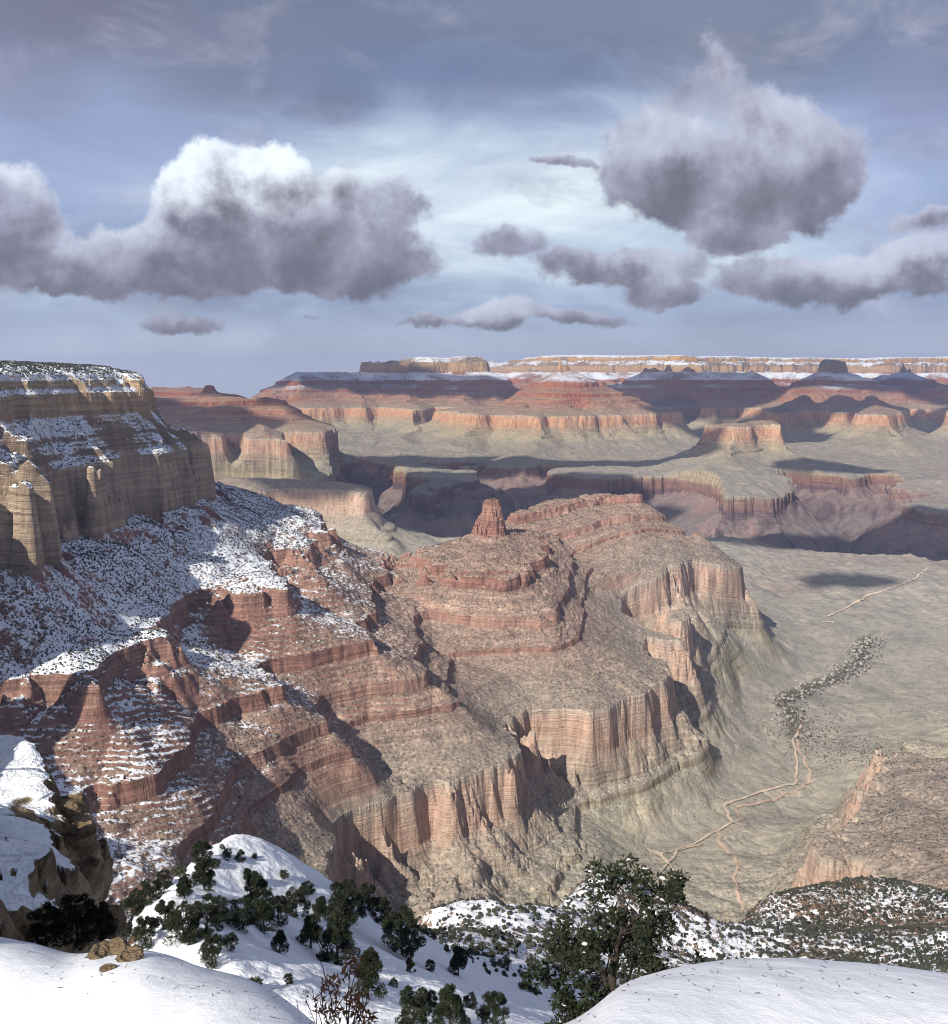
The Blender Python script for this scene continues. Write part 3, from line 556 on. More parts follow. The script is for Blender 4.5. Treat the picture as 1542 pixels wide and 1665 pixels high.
def snowy_ground():
    m, g, b = mat('snowy_ground'); P = g.n('ShaderNodeNewGeometry').outputs['Position']; k = g.n('ShaderNodeAttribute'); k.attribute_name = 'snow'; sn = k.outputs['Fac']
    nz = g.xyz(g.n('ShaderNodeNewGeometry').outputs['True Normal'])[2]
    n1 = g.noise(P, .22, 5., .6); n2 = g.noise(P, .9, 4., .6); n3 = g.noise(P, .05, 3.)
    soil = g.ramp(n2, [(.25, (.05, .035, .025)), (.5, (.17, .105, .07)), (.7, (.27, .19, .13))]); soil = g.mx(g.step(n3, .5, .6), soil, g.ramp(n2, [(.25, (.12, .085, .06)), (.7, (.34, .24, .17))]))
    v = g.add(g.add(sn, g.mul(g.sub(n1, .5), 1.1)), g.add(g.mul(g.sub(n2, .5), .7), g.mul(g.sub(nz, .8), .5)))
    f = g.step(v, .44, .54); g.put(b.inputs['Base Color'], g.mx(f, soil, (.84, .86, .90)))
    bump(g, b, g.add(g.mul(n1, 1.4), g.add(g.mul(n2, .35), g.mul(f, .15))), 1., .7); b.inputs['Roughness'].default_value = .8
    return m
SNOWG = snowy_ground()
qb = np.arange(nA * nR2, dtype=np.int32).reshape(nA, nR2); qb = np.stack([qb[:-1, :-1], qb[1:, :-1], qb[1:, 1:], qb[:-1, 1:]], -1).reshape(-1, 4)
o = mesh_obj('snowy_slope', np.stack([bX, bY, ZB], -1).reshape(-1, 3), qb, SNOWG, smooth=True); attr(o, 'snow', bsn.ravel())
tag(o, 'steep snow-covered slope dotted with evergreens below the viewpoint', 'slope', None, 'structure')
def hitB(px, py): return first_hit(px, py, baz, brad, ZB)

# ---------------------------------------------------------------- shrubs over the slopes (a mass nobody could count)
def blob_variants(n, seed, sub=1):
    out = []; r = np.random.default_rng(seed)
    t = (1 + 5 ** .5) / 2
    v = np.array([(-1, t, 0), (1, t, 0), (-1, -t, 0), (1, -t, 0), (0, -1, t), (0, 1, t), (0, -1, -t), (0, 1, -t), (t, 0, -1), (t, 0, 1), (-t, 0, -1), (-t, 0, 1)], float); v /= np.linalg.norm(v[0])
    f = np.array([(0, 11, 5), (0, 5, 1), (0, 1, 7), (0, 7, 10), (0, 10, 11), (1, 5, 9), (5, 11, 4), (11, 10, 2), (10, 7, 6), (7, 1, 8), (3, 9, 4), (3, 4, 2), (3, 2, 6), (3, 6, 8), (3, 8, 9), (4, 9, 5), (2, 4, 11), (6, 2, 10), (8, 6, 7), (9, 8, 1)])
    for i in range(n):
        w_ = v * r.uniform(.6, 1.25, (12, 1)) * np.array([1, 1, 1.05]); w_[:, 2] += .75; out.append(w_)
    return out, f
def scatter_mesh(name, pos, size, mat_, seed):
    vs, f = blob_variants(8, seed); r = np.random.default_rng(seed); n = len(pos); k = r.integers(0, 8, n); a = r.uniform(0, 6.28, n)
    base = np.array(vs)[k]; ca, sa = np.cos(a)[:, None], np.sin(a)[:, None]
    Vx = base[:, :, 0] * ca - base[:, :, 1] * sa; Vy = base[:, :, 0] * sa + base[:, :, 1] * ca
    V = np.stack([Vx, Vy, base[:, :, 2]], -1) * size[:, None, None] * .5 + pos[:, None]
    Fq = (f[None] + (np.arange(n) * 12)[:, None, None]).reshape(-1, 3)
    return mesh_obj(name, V.reshape(-1, 3), Fq, mat_)
def leaf_mat(name, c1_, c2_, scale=.4):
    m, g, b = mat(name); P = g.n('ShaderNodeNewGeometry').outputs['Position']; n = g.noise(P, scale, 3., .6)
    g.put(b.inputs['Base Color'], g.ramp(n, [(.3, c1_), (.7, c2_)])); b.inputs['Roughness'].default_value = .85; return m
SHRUB = leaf_mat('shrub_leaves', (.026, .029, .024), (.07, .072, .052), .08)
vis = visible(Z, rad)
area = (Rr * (az[1] - az[0]) * np.gradient(rad)[None]).astype(np.float32)
dens = np.interp(strat, [-1000, -960, -860, -690, -600, -400, -385, -280, -270, -150, -90, -30, 0, 30], [.0006, .0012, .0016, .003, .0035, .005, .009, .016, .006, .014, .010, .006, .02, .03])
dens = dens * 3.2 * (slope < 1.3) * (1 + .9 * fbm(X / 90, Y / 90, 71, 3)) * vis * (Rr < 3700) * np.interp(np.degrees(A), [-20, -8, 2], [1.25, 1, .7])
dens = np.where((reg_full := np.pad(reg, ((0, 1), (0, 1)), mode='edge')) == 4, dens * 2.2, dens)
prob = np.clip(dens * area, 0, 1); pick = rng.random(prob.shape) < prob; ii, jj = np.nonzero(pick)
jx = rng.uniform(-.5, .5, len(ii)); pos = np.stack([X[ii, jj], Y[ii, jj], Z[ii, jj] - .2], -1)
sz = rng.uniform(1.2, 3.3, len(ii)) * np.interp(strat[ii, jj], [-900, -600, -385], [.7, .75, .95])
o = scatter_mesh('shrubs', pos, sz, SHRUB, 5); tag(o, 'dark shrubs dotting the canyon slopes in great number', 'shrubs', None, 'stuff'); print('shrubs', len(ii))

BOULD = plain('boulder_rock', (.40, .31, .235), .35, .09)
bd = np.interp(strat, [-870, -830, -690, -610, -400, -385, -330], [.0003, .003, .004, .007, .007, .002, .0]) * (slope < 1.1) * (.5 + 1.1 * np.maximum(0, fbm(X / 60, Y / 60, 211, 3) + .25)) * vis * (Rr < 3300)
pk = rng.random(bd.shape) < bd * area; ii, jj = np.nonzero(pk)
o = scatter_mesh('boulders', np.stack([X[ii, jj], Y[ii, jj], Z[ii, jj] - .5], -1), .9 + 2.6 * rng.random(len(ii)) ** 3 + .6 * rng.random(len(ii)), BOULD, 41); tag(o, 'pale fallen boulders strewn over the red slopes', 'boulders', None, 'stuff'); print('boulders', len(ii))

# ---------------------------------------------------------------- woody plants
class MB:
    def __init__(s): s.v = []; s.f = []; s.n = 0
    def add(s, V, Fq): V = np.asarray(V, float); s.v.append(V); s.f.append(np.asarray(Fq) + s.n); s.n += len(V)
    def tube(s, pts, rads, k=6):
        pts = np.array(pts, float); n = len(pts); V = []
        for i in range(n):
            d = pts[min(i + 1, n - 1)] - pts[max(i - 1, 0)]; d /= np.linalg.norm(d) + 1e-9
            a = np.cross(d, [0, 0, 1.]) if abs(d[2]) < .95 else np.cross(d, [1., 0, 0]); a /= np.linalg.norm(a); b_ = np.cross(d, a)
            for j in range(k): t = 2 * math.pi * j / k; V.append(pts[i] + rads[i] * (math.cos(t) * a + math.sin(t) * b_))
        Fq = []
        for i in range(n - 1):
            for j in range(k):
                p, q = i * k + j, i * k + (j + 1) % k; Fq += [(p, q, q + k), (p, q + k, p + k)]
        s.add(V, Fq)
    def leaves(s, c, n, rad, size, r, flat=1., up=.0):
        """n leaf slivers filling a clump"""
        d = r.normal(size=(n, 3)); d /= np.linalg.norm(d, axis=1)[:, None]; q = np.asarray(c) + d * (r.uniform(.25, 1, (n, 1)) ** .6) * rad * np.array([1, 1, flat])
        a = d * .8 + r.normal(size=(n, 3)) * .55 + np.array([0, 0, up]); a /= np.linalg.norm(a, axis=1)[:, None]; b_ = np.cross(a, r.normal(size=(n, 3))); b_ /= np.linalg.norm(b_, axis=1)[:, None] + 1e-9
        L = size * r.uniform(.6, 1.4, (n, 1)); V = np.stack([q - b_ * L * .28, q + b_ * L * .28, q + a * L], 1).reshape(-1, 3)
        s.add(V, np.arange(3 * n).reshape(n, 3))
    def build(s, name, m, parent=None, smooth=False): return mesh_obj(name, np.concatenate(s.v), np.concatenate(s.f), m, parent, smooth)
def empty(name, loc, rz=0., scl=1.):
    o = bpy.data.objects.new(name, None); COL.objects.link(o); o.location = loc; o.rotation_euler = (0, 0, rz); o.scale = (scl,) * 3; o.empty_display_size = .2; return o
LEAF = leaf_mat('evergreen_leaves', (.014, .019, .011), (.04, .05, .026), 1.2)
LEAF2 = leaf_mat('olive_leaves', (.035, .04, .018), (.085, .085, .038), 1.2)
BARK = plain('bark', (.055, .042, .034), .4, 6.); GREYW = plain('grey_wood', (.16, .14, .12), .3, 5.)
SNOWM = plain('snow_lump', (.84, .86, .90), .03, 4., .8)

def make_tree(kind, seed):
    """unit-height evergreen: a short forked trunk under an uneven crown"""
    r = np.random.default_rng(seed); T = MB(); Cr = MB(); S_ = MB()
    lean = r.uniform(-.08, .08, 2); top = .8 if kind == 'cone' else .62
    tr = [np.array([lean[0] * t, lean[1] * t, top * t - .04]) for t in np.linspace(0, 1, 6)]; T.tube(tr, np.linspace(.035, .008, 6), 6)
    n = 36 if kind == 'cone' else 34
    for i in range(n):
        h = r.uniform(.12, .95) if kind == 'cone' else r.uniform(.1, .9); wd = (.36 * (1 - h) ** .75 + .045) if kind == 'cone' else .40 * math.sqrt(max(.05, 1 - (h / .98 - .42) ** 2 * 2.6))
        a = i * 2.4 + r.uniform(-.5, .5); q = r.uniform(.35, 1.) ** .7; c = np.array([math.cos(a) * wd * q + lean[0] * h, math.sin(a) * wd * q + lean[1] * h, h])
        b0 = np.array([lean[0] * h * .8, lean[1] * h * .8, max(.06, h * .75 - .05)]); T.tube([b0, (b0 + c) / 2 + [0, 0, -.01], c], [.011, .007, .003], 4)
        rad_ = r.uniform(.075, .125) * (1.1 - .45 * h); Cr.leaves(c, 200, rad_ * 1.25, .044, r, .8, .25)
        if False: S_.leaves(c + [0, 0, rad_ * .55], 9, rad_ * .6, .05, r, .3)
    if kind == 'cone': Cr.leaves((lean[0], lean[1], .95), 50, .05, .04, r, 1.4, .6)
    return T, Cr, S_
PROTO = {}
def tree_proto(kind, i):
    key = (kind, i)
    if key not in PROTO:
        T, Cr, S_ = make_tree(kind, 100 + i * 7 + (kind == 'cone')); PROTO[key] = (T, Cr, S_, [None, None, None])
    return PROTO[key]
def plant(name, kind, i, loc, h, rz, label, cat, group, leaf=None):
    T, Cr, S_, me = tree_proto(kind, i); root = empty(name, loc, rz, h); tag(root, label, cat, group)
    for q, (nm, b_, m_) in enumerate((('trunk', T, BARK), ('crown', Cr, leaf or LEAF), ('snow', S_, SNOWM))):
        if not b_.v: continue
        if me[q] is None: o = b_.build(nm, m_, root); me[q] = o.data
        else: o = bpy.data.objects.new(nm, me[q]); COL.objects.link(o); o.parent = root
    return root
def pxh(y, hp): return hp * y / F / .95
# (px, py of the foot, height in px, kind, label)
TREES = [(597, 1620, 72, 'cone', 'bushy evergreen standing alone low on the open snow'), (733, 1672, 72, 'cone', 'pointed evergreen at the bottom edge with a thin spire'), (672, 1668, 62, 'bush', 'grey-green evergreen at the bottom edge beside the pointed one'), (802, 1668, 56, 'bush', 'squat evergreen at the bottom edge nearest the large pine'),
 (745, 1585, 42, 'cone', 'slim evergreen right of the open snow patch'), (668, 1582, 24, 'cone', 'tiny evergreen alone in the middle of the open snow'), (549, 1568, 78, 'cone', 'tall dark evergreen above the lone bushy one'), (556, 1505, 62, 'bush', 'broad evergreen behind the tall dark one'), (655, 1555, 76, 'bush', 'large rounded evergreen on the right shoulder of the snow slope'), (505, 1542, 52, 'cone', 'thin-crowned evergreen left of the tall dark one'),
 (455, 1550, 38, 'cone', 'small full evergreen in the snow below the knoll grove'), (395, 1512, 50, 'bush', 'dark evergreen at the right end of the knoll grove'), (430, 1515, 48, 'cone', 'evergreen with a pointed top in the knoll grove'), (345, 1568, 46, 'bush', 'low dense juniper at the lip of the snow bank'), (300, 1462, 36, 'cone', 'small conifer on the bright snow of the knoll'), (268, 1510, 46, 'bush', 'sprawling dark juniper left in the knoll grove'),
 (300, 1535, 62, 'bush', 'biggest dark juniper of the knoll grove'), (335, 1520, 58, 'bush', 'dense juniper in the heart of the knoll grove'), (330, 1405, 36, 'bush', 'olive juniper near the top of the knoll'), (333, 1448, 52, 'cone', 'narrow evergreen under the knoll top'), (392, 1402, 18, 'bush', 'small shrub at the very top of the knoll'), (418, 1480, 60, 'cone', 'tall evergreen on the right flank of the knoll'), (405, 1440, 28, 'cone', 'small evergreen on the right edge of the knoll'),
 (452, 1500, 42, 'bush', 'ragged evergreen right of the knoll'), (482, 1490, 44, 'bush', 'evergreen with bare twigs between the knoll and the right shoulder'), (600, 1478, 38, 'bush', 'evergreen on the skyline of the slope above the shaded gorge'), (565, 1462, 32, 'bush', 'olive bush on the crest right of the knoll'), (575, 1500, 44, 'bush', 'evergreen in the row above the rounded one'), (620, 1500, 40, 'bush', 'evergreen just left of the rounded one'), (500, 1462, 26, 'bush', 'little evergreen on the crest beside the knoll'),
 (245, 1470, 40, 'bush', 'olive-green juniper hanging on the left side of the knoll'), (222, 1490, 42, 'bush', 'yellow-green juniper at the left foot of the knoll'), (268, 1448, 30, 'bush', 'small juniper on the left edge of the knoll'), (236, 1535, 44, 'bush', 'dark juniper behind the snow bank'), (375, 1545, 26, 'bush', 'small bush below the knoll grove'), (205, 1535, 34, 'bush', 'dark juniper at the left end behind the snow bank'), (360, 1500, 40, 'bush', 'middle juniper on the lower knoll'), (520, 1500, 40, 'cone', 'slender evergreen beside the broad one'), (700, 1580, 18, 'bush', 'low bush on the right part of the open snow'), (700, 1640, 30, 'bush', 'small bush above the pointed evergreen at the bottom'), (640, 1605, 16, 'bush', 'tiny bush right of the lone bushy evergreen'), (765, 1640, 26, 'bush', 'small bush between the pointed and the squat evergreens'), (540, 1532, 22, 'bush', 'small bush at the foot of the tall dark evergreen'), (470, 1600, 18, 'bush', 'little bush in the snow near the lip of the bank')]
for i, (px, py, hp, kind, lab) in enumerate(TREES):
    hit = hitB(px, py)
    if hit is None: continue
    x_, y_, z_ = hit; olive = 'olive' in lab or 'yellow' in lab
    plant('juniper_tree' if kind == 'bush' else 'evergreen_tree', kind, i % 5, (x_, y_, z_ - .15), pxh(y_, hp * 1.14), rng.uniform(0, 6.28), lab, 'tree', 'evergreens on the snow slope', LEAF2 if olive else None)
# bushes farther down the slope: the nearest are things, the rest a mass
cand = []
tB = ZB / brad[None]; vB = visible(ZB, brad); arB = (bR * (baz[1] - baz[0]) * np.gradient(brad)[None])
dB = .05 * sstep(190, 320, bR) * (1 + .8 * fbm(bX / 30, bY / 30, 81, 3)) * (1 + .9 * sstep(1100, 1200, px_b)) * vB * (np.abs(gb) < 1.5) * (px_b > 640)
dB = dB + .02 * sstep(60, 90, bR) * (1 - sstep(190, 300, bR)) * vB * sstep(0., .3, fbm(bX / 25, bY / 25, 84, 2)) * (px_b > 200)
pk = rng.random(dB.shape) < dB * arB; ii, jj = np.nonzero(pk); hgt = rng.uniform(.8, 2.6, len(ii)) * np.where(bR[ii, jj] < 190, .8, 1.)
ordr = np.argsort(-(hgt / bR[ii, jj])); ii, jj, hgt = ii[ordr], jj[ordr], hgt[ordr]
vsB, fB = blob_variants(6, 3)
bush_me = []
for q in range(6):
    m_ = MB(); r_ = np.random.default_rng(300 + q)
    for c_ in range(7): m_.leaves((r_.uniform(-.32, .32), r_.uniform(-.32, .32), r_.uniform(.2, .7)), 34, .24, .2, r_, .9, .3)
    bush_me.append(m_)
bdat = [None] * 6; LEAF3 = leaf_mat('bush_leaves', (.025, .03, .02), (.075, .078, .045), 1.2)
NB = min(255, len(ii))
for t_ in range(NB):
    i, j = ii[t_], jj[t_]; q = t_ % 6; far_b = bR[i, j] > 190
    if bdat[q] is None: o = bush_me[q].build('bush', LEAF3); bdat[q] = o.data
    else: o = bpy.data.objects.new('bush', bdat[q]); COL.objects.link(o)
    o.location = (bX[i, j], bY[i, j], ZB[i, j] - .1); o.scale = (hgt[t_] * 1.15, hgt[t_] * 1.15, hgt[t_]); o.rotation_euler = (0, 0, rng.uniform(0, 6.28))
    if far_b: tag(o, 'dark bush in the snowy brush field below the large pine and right snow bank', 'bush', 'bushes in the brush field')
    else: tag(o, 'low dark bush poking out of the open snow slope', 'bush', 'bushes on the open snow')
rest = slice(NB, None); posB = np.stack([bX[ii, jj], bY[ii, jj], ZB[ii, jj] - .15], -1)[rest]
o = scatter_mesh('brush', posB, hgt[rest] * 1.1, SHRUB, 9); tag(o, 'dense dark brush on the lower snowy slope', 'brush', None, 'stuff'); print('brush', len(posB))

# ---------------------------------------------------------------- the large pine in front
def make_pine(loc, H):
    r = np.random.default_rng(21); root = empty('pine_tree', loc); tag(root, 'large dark pine with forked trunk and snowy top behind the right snow bank', 'tree')
    T = MB(); tips = []
    def branch(p, d, L, rad_, depth):
        n = 6; pts = [np.array(p, float)]; d = np.array(d, float)
        for k in range(n):
            d = d + r.normal(size=3) * .14 + np.array([0, 0, .05 * (depth > 0)]); d /= np.linalg.norm(d); pts.append(pts[-1] + d * L / n)
        T.tube(pts, np.linspace(rad_, rad_ * .35, n + 1), 7 if depth < 2 else 4)
        if depth >= 3: tips.append(pts[-1]); return
        m_ = (6, 5, 3)[depth]
        for k in range(m_):
            t = r.uniform(.3, 1.); q = pts[min(n, int(t * n))]; dd = d * .45 + r.normal(size=3) * np.array([1, 1, .42]); dd[2] += .12; dd /= np.linalg.norm(dd)
            branch(q, dd, L * r.uniform(.42, .66), rad_ * .45, depth + 1)
        if depth > 0: tips.append(pts[-1])
    h = H
    tr = [np.array(q) * h for q in [(-.02, 0, -.05), (-.01, .0, .12), (.0, .01, .30), (.0, .0, .44), (.015, .0, .52)]]; T.tube(tr, [.032 * h, .027 * h, .023 * h, .02 * h, .018 * h], 9)
    branch(tr[-1], (.35, .1, 1), .34 * h, .014 * h, 1); branch(tr[-1], (-.05, .0, 1), .40 * h, .012 * h, 1); branch(tr[2], (-.6, .1, .75), .34 * h, .011 * h, 1)
    branch(tr[1] + [0, 0, .05 * h], (1, -.1, .22), .44 * h, .013 * h, 1); branch(tr[1], (-1, .1, .35), .42 * h, .012 * h, 1); branch(tr[2], (.8, .2, .45), .36 * h, .011 * h, 1)
    branch(tr[1], (-.5, -.6, .3), .36 * h, .011 * h, 1); branch(tr[1], (.4, -.7, .3), .34 * h, .011 * h, 1); branch(tr[0] + [0, 0, .08 * h], (-.9, -.2, .1), .36 * h, .01 * h, 1); branch(tr[2], (-.2, .8, .5), .34 * h, .011 * h, 1); branch(tr[0] + [0, 0, .1 * h], (.7, -.5, .05), .34 * h, .01 * h, 1)
    Cr = MB(); lumps = []
    for t in tips:
        n_ = int(r.integers(1, 3))
        for k in range(n_):
            c = t + r.normal(size=3) * .022 * h; Cr.leaves(c, 46, .040 * h, .024 * h, r, .75, .3)
        zrel = t[2] / h
        if (zrel > .66 and r.random() < .34) or r.random() < .05:
            c = t + np.array([0, 0, .022 * h]); V, Fq = ico_lump(r, r.uniform(.009, .019) * h, .42); lumps.append((V + c, Fq))
    T.build('trunk', BARK, root, True); Cr.build('crown', LEAF, root); [mesh_obj('snow_lump', V, Fq, SNOWM, root, True) for V, Fq in lumps[:40]]; print('pine tips', len(tips)); return root
def ico_lump(r, rad_, flat):
    vs, f = blob_variants(1, int(r.integers(1, 9999))); V = vs[0].copy(); V[:, 2] -= .75
    # one subdivision
    e = {}; V = list(V); F2 = []
    def midp(a, b):
        k = (min(a, b), max(a, b))
        if k not in e: p = (np.array(V[a]) + np.array(V[b])) / 2; V.append(p * 1.08); e[k] = len(V) - 1
        return e[k]
    for a, b, c in f: ab, bc, ca = midp(a, b), midp(b, c), midp(c, a); F2 += [(a, ab, ca), (b, bc, ab), (c, ca, bc), (ab, bc, ca)]
    return np.array(V) * rad_ * np.array([1.3, 1.1, flat]), np.array(F2)
yp = 33.; xp = azx(1014, yp); iA = np.argmin(np.abs(baz - math.atan2(xp, yp))); jA = np.argmin(np.abs(brad - math.hypot(xp, yp)))
MKPINE = 1
make_pine((xp, yp, float(ZB[iA, jA]) - .3), 7.5)

# ---------------------------------------------------------------- snow bank at the viewer's feet
LIP = [(-420, 1470, 3.9), (-200, 1500, 3.7), (0, 1522, 3.5), (60, 1532, 3.45), (105, 1551, 3.35), (150, 1545, 3.3), (230, 1539, 3.25), (290, 1553, 3.2), (340, 1572, 3.1), (400, 1586, 3.05), (440, 1603, 3.), (480, 1636, 2.85), (520, 1668, 2.7), (600, 1720, 2.5), (750, 1745, 2.4), (840, 1712, 2.45), (900, 1667, 2.6), (945, 1650, 2.65), (968, 1634, 2.7), (985, 1613, 2.75), (1015, 1594, 2.8), (1080, 1575, 2.9), (1160, 1560, 3.), (1280, 1555, 3.05), (1400, 1564, 3.05), (1542, 1583, 3.), (1750, 1612, 2.9), (2000, 1660, 2.8)]
LP = np.array(LIP); lpa = []; 
for px, py, y in LP:
    cx, dy, dz = ray(px, py); lpa.append((math.atan2(cx, dy), math.hypot(cx, dy) * y / dy, dz * y / dy))
lpa = np.array(lpa); fa = np.linspace(R(-38), R(38), 500); fr_ = np.concatenate([np.linspace(.25, 4.2, 240), np.linspace(4.22, 6., 40)])
ker = np.exp(-np.linspace(-2, 2, 25) ** 2); ker /= ker.sum()
def smi(col): v = np.interp(fa, lpa[:, 0], lpa[:, col]); return np.convolve(np.pad(v, 12, mode='edge'), ker, 'valid')
rl, zl = smi(1)[:, None], smi(2)[:, None]; FA, FR = np.meshgrid(fa, fr_, indexing='ij'); dd = FR - rl
pk_ = zl / rl / (2 * .27); dd_ = np.maximum(dd, pk_); zf = zl + zl / rl * dd_ - np.where(dd_ < 0, .27, 1.6) * dd_ * dd_; zf = np.maximum(zf, -9 - .0 * dd)
fx_, fy_ = np.sin(FA) * FR, np.cos(FA) * FR
zf = zf + .018 * fbm(fx_ * 1.1, fy_ * 1.1, 91, 3) + .004 * fbm(fx_ * 7, fy_ * 7, 95, 3)
m_, g, b = mat('fresh_snow'); P = g.n('ShaderNodeNewGeometry').outputs['Position']; n1 = g.noise(P, 3., 4.); n2 = g.noise(P, 160., 2.)
g.put(b.inputs['Base Color'], g.mx(n1, (.80, .83, .88), (.86, .88, .91))); b.inputs['Roughness'].default_value = .6; b.inputs['Subsurface Weight'].default_value = .0
n3 = g.noise(g.vm('MULTIPLY', P, (5., 14., 8.)), 1., 4., .6, .4); n4 = g.noise(P, 38., 4., .6)
bump(g, b, g.add(g.add(g.mul(n1, .03), g.mul(n2, .0025)), g.add(g.mul(n3, .004), g.mul(n4, .004))), 1., .6); SNOWF = m_
qf = np.arange(500 * 280, dtype=np.int32).reshape(500, 280); qf = np.stack([qf[:-1, :-1], qf[1:, :-1], qf[1:, 1:], qf[:-1, 1:]], -1).reshape(-1, 4)
o = mesh_obj('snow_bank', np.stack([fx_, fy_, zf], -1).reshape(-1, 3), qf, SNOWF, smooth=True); tag(o, 'smooth blue-white snow banks along the bottom edge at the viewpoint', 'snow', None, 'structure')
def hitF(px, py): return first_hit(px, py, fa, fr_, zf)

# windblown litter on the bank: too fine to count
T_ = MB()
for k in range(260):
    a_ = rng.uniform(R(-27), R(27)); i_ = int(np.argmin(np.abs(fa - a_))); r_ = rng.uniform(.8, 1.02) * float(rl[i_, 0]); j_ = int(np.argmin(np.abs(fr_ - r_))); p_ = np.array([math.sin(a_) * r_, math.cos(a_) * r_, float(zf[i_, j_]) + .002]); L_ = rng.uniform(.004, .016) * (3 if rng.random() < .06 else 1); t_ = rng.uniform(0, 6.28)
    T_.tube([p_, p_ + np.array([math.cos(t_), math.sin(t_), rng.uniform(-.1, .25)]) * L_], [.0012, .0008], 3)
tag(T_.build('needle_litter', BARK), 'fine pine needles and grit scattered on the snow bank', 'litter', None, 'stuff')

# ---------------------------------------------------------------- bare rocks
m_, g, b = mat('limestone'); P = g.n('ShaderNodeTexCoord').outputs['Object']; n1 = g.noise(P, 2.2, 6., .65); n2 = g.noise(g.vm('MULTIPLY', P, (1, 1, 5)), 1.6, 5., .6); cr_ = g.step(g.voro(g.vm('MULTIPLY', P, (1, 1, 1.8)), 1.3, 'Distance', 'DISTANCE_TO_EDGE'), 0., .06)
c_ = g.ramp(g.add(g.mul(n1, .6), g.mul(n2, .4)), [(.3, (.045, .038, .032)), (.45, (.15, .11, .07)), (.58, (.27, .20, .125)), (.75, (.40, .33, .25))])
geo = g.n('ShaderNodeNewGeometry'); nz = g.xyz(geo.outputs['Normal'])[2]; k = g.n('ShaderNodeAttribute'); k.attribute_name = 'snow'
sf2 = g.step(g.add(g.add(nz, g.mul(k.outputs['Fac'], 1.)), g.mul(g.sub(n1, .5), .5)), 1.50, 1.60)
g.put(b.inputs['Base Color'], g.mx(sf2, g.mx(.5, c_, g.mx(1., c_, g.mx(cr_, (.3, .28, .26), (1, 1, 1)), 'MULTIPLY')), (.83, .86, .90)))
bump(g, b, g.add(g.add(g.mul(n1, .22), g.mul(n2, .2)), g.add(g.mul(cr_, .05), g.mul(sf2, .05))), 1., .8); LIME = m_
def rock(name, loc, size, seed, label, cat='rock', snow=0., rz=0.):
    r = np.random.default_rng(seed); n = 26
    th = np.linspace(0, math.pi, n); ph = np.linspace(0, 2 * math.pi, 2 * n, endpoint=False); TH, PHh = np.meshgrid(th, ph, indexing='ij')
    d = np.stack([np.sin(TH) * np.cos(PHh), np.sin(TH) * np.sin(PHh), np.cos(TH)], -1)
    rad_ = 1 / np.maximum(np.abs(d).max(-1), .62)                     # boxy
    rad_ = np.minimum(rad_, 1.25) * (1 + .22 * fbm(d[..., 0] * 1.6 + seed, d[..., 1] * 1.6 + d[..., 2] * 2.1, 110, 4, .6) + .05 * np.sign(np.sin(d[..., 2] * 11)))
    V = d * rad_[..., None] * np.array(size) / 2; idx_ = np.arange(n * 2 * n).reshape(n, 2 * n); nx_ = np.roll(idx_, -1, 1)
    Fq = np.stack([idx_[:-1], idx_[1:], nx_[1:], nx_[:-1]], -1).reshape(-1, 4)
    o = mesh_obj(name, V.reshape(-1, 3), Fq, LIME, smooth=False); attr(o, 'snow', np.full(len(V.reshape(-1, 3)), snow)); o.location = loc; o.rotation_euler = (0, 0, rz); tag(o, label, cat); return o
for px, py, s_, sd_, lab in [(178, 1553, (.13, .16, .10), 1, 'ochre rock breaking through the crest of the left snow bank'), (212, 1560, (.09, .12, .07), 2, 'tan stone melted out just behind the crest of the left snow bank'), (176, 1577, (.05, .05, .04), 3, 'smallest tan stone in the left snow bank'), (436, 1600, (.10, .13, .10), 4, 'rounded ochre stone at the right end of the left snow bank'), (460, 1618, (.06, .14, .06), 6, 'flat ochre stone at the lip of the left snow bank')]:
    hf = hitF(px, py)
    if hf: rock('stone', (hf[0], hf[1], hf[2] - s_[2] * .30), s_, sd_, lab, 'stone', 0., .6)

# ---------------------------------------------------------------- rock ledge with snow caps at the left edge
PO = []
def O(pts):
    for (p0, q0, y0), (p1, q1, y1) in zip(pts, pts[1:] + [pts[-1]]):
        for t in (0, .5):
            px, py, y = p0 + t * (p1 - p0), q0 + t * (q1 - q0), y0 + t * (y1 - y0); cx, dy, dz = ray(px, py); PO.append((cx * y / dy, y, dz * y / dy))
O([(-200, 1185, 10.5), (-60, 1200, 9.6), (0, 1207, 9.3), (40, 1210, 9.1), (60, 1220, 8.9), (70, 1238, 8.6), (82, 1262, 8.4), (100, 1292, 8.1), (118, 1332, 7.7), (130, 1372, 7.4), (138, 1410, 7.0), (140, 1440, 6.6)])
O([(-60, 1270, 8.2), (20, 1280, 8.0), (48, 1300, 7.8)]); O([(-60, 1330, 7.4), (0, 1335, 7.3), (60, 1338, 7.4), (92, 1350, 7.4)])
O([(-200, 1340, 6.8), (0, 1366, 6.3), (50, 1378, 6.2), (85, 1402, 6.0), (112, 1430, 5.75), (128, 1448, 5.5)]); O([(124, 1464, 5.25), (90, 1488, 4.85), (30, 1508, 4.55), (-60, 1520, 4.4)]); O([(0, 1440, 5.4), (60, 1440, 5.4)])
O([(-200, 1200, 10.2), (-60, 1215, 9.3), (0, 1222, 9.0), (36, 1226, 8.8), (50, 1240, 8.5), (62, 1266, 8.25), (80, 1296, 7.95), (98, 1336, 7.55), (108, 1375, 7.25), (112, 1400, 7.0), (112, 1418, 6.3)])
O([(-60, 1390, 6.1), (30, 1396, 6.0), (66, 1415, 5.8), (96, 1440, 5.55), (108, 1452, 5.35)]); O([(104, 1460, 5.15), (76, 1478, 4.95), (24, 1494, 4.7), (-60, 1500, 4.6)]); O([(-60, 1250, 8.6), (20, 1250, 8.5)]); O([(-60, 1300, 7.8), (40, 1318, 7.6), (70, 1318, 7.7)])
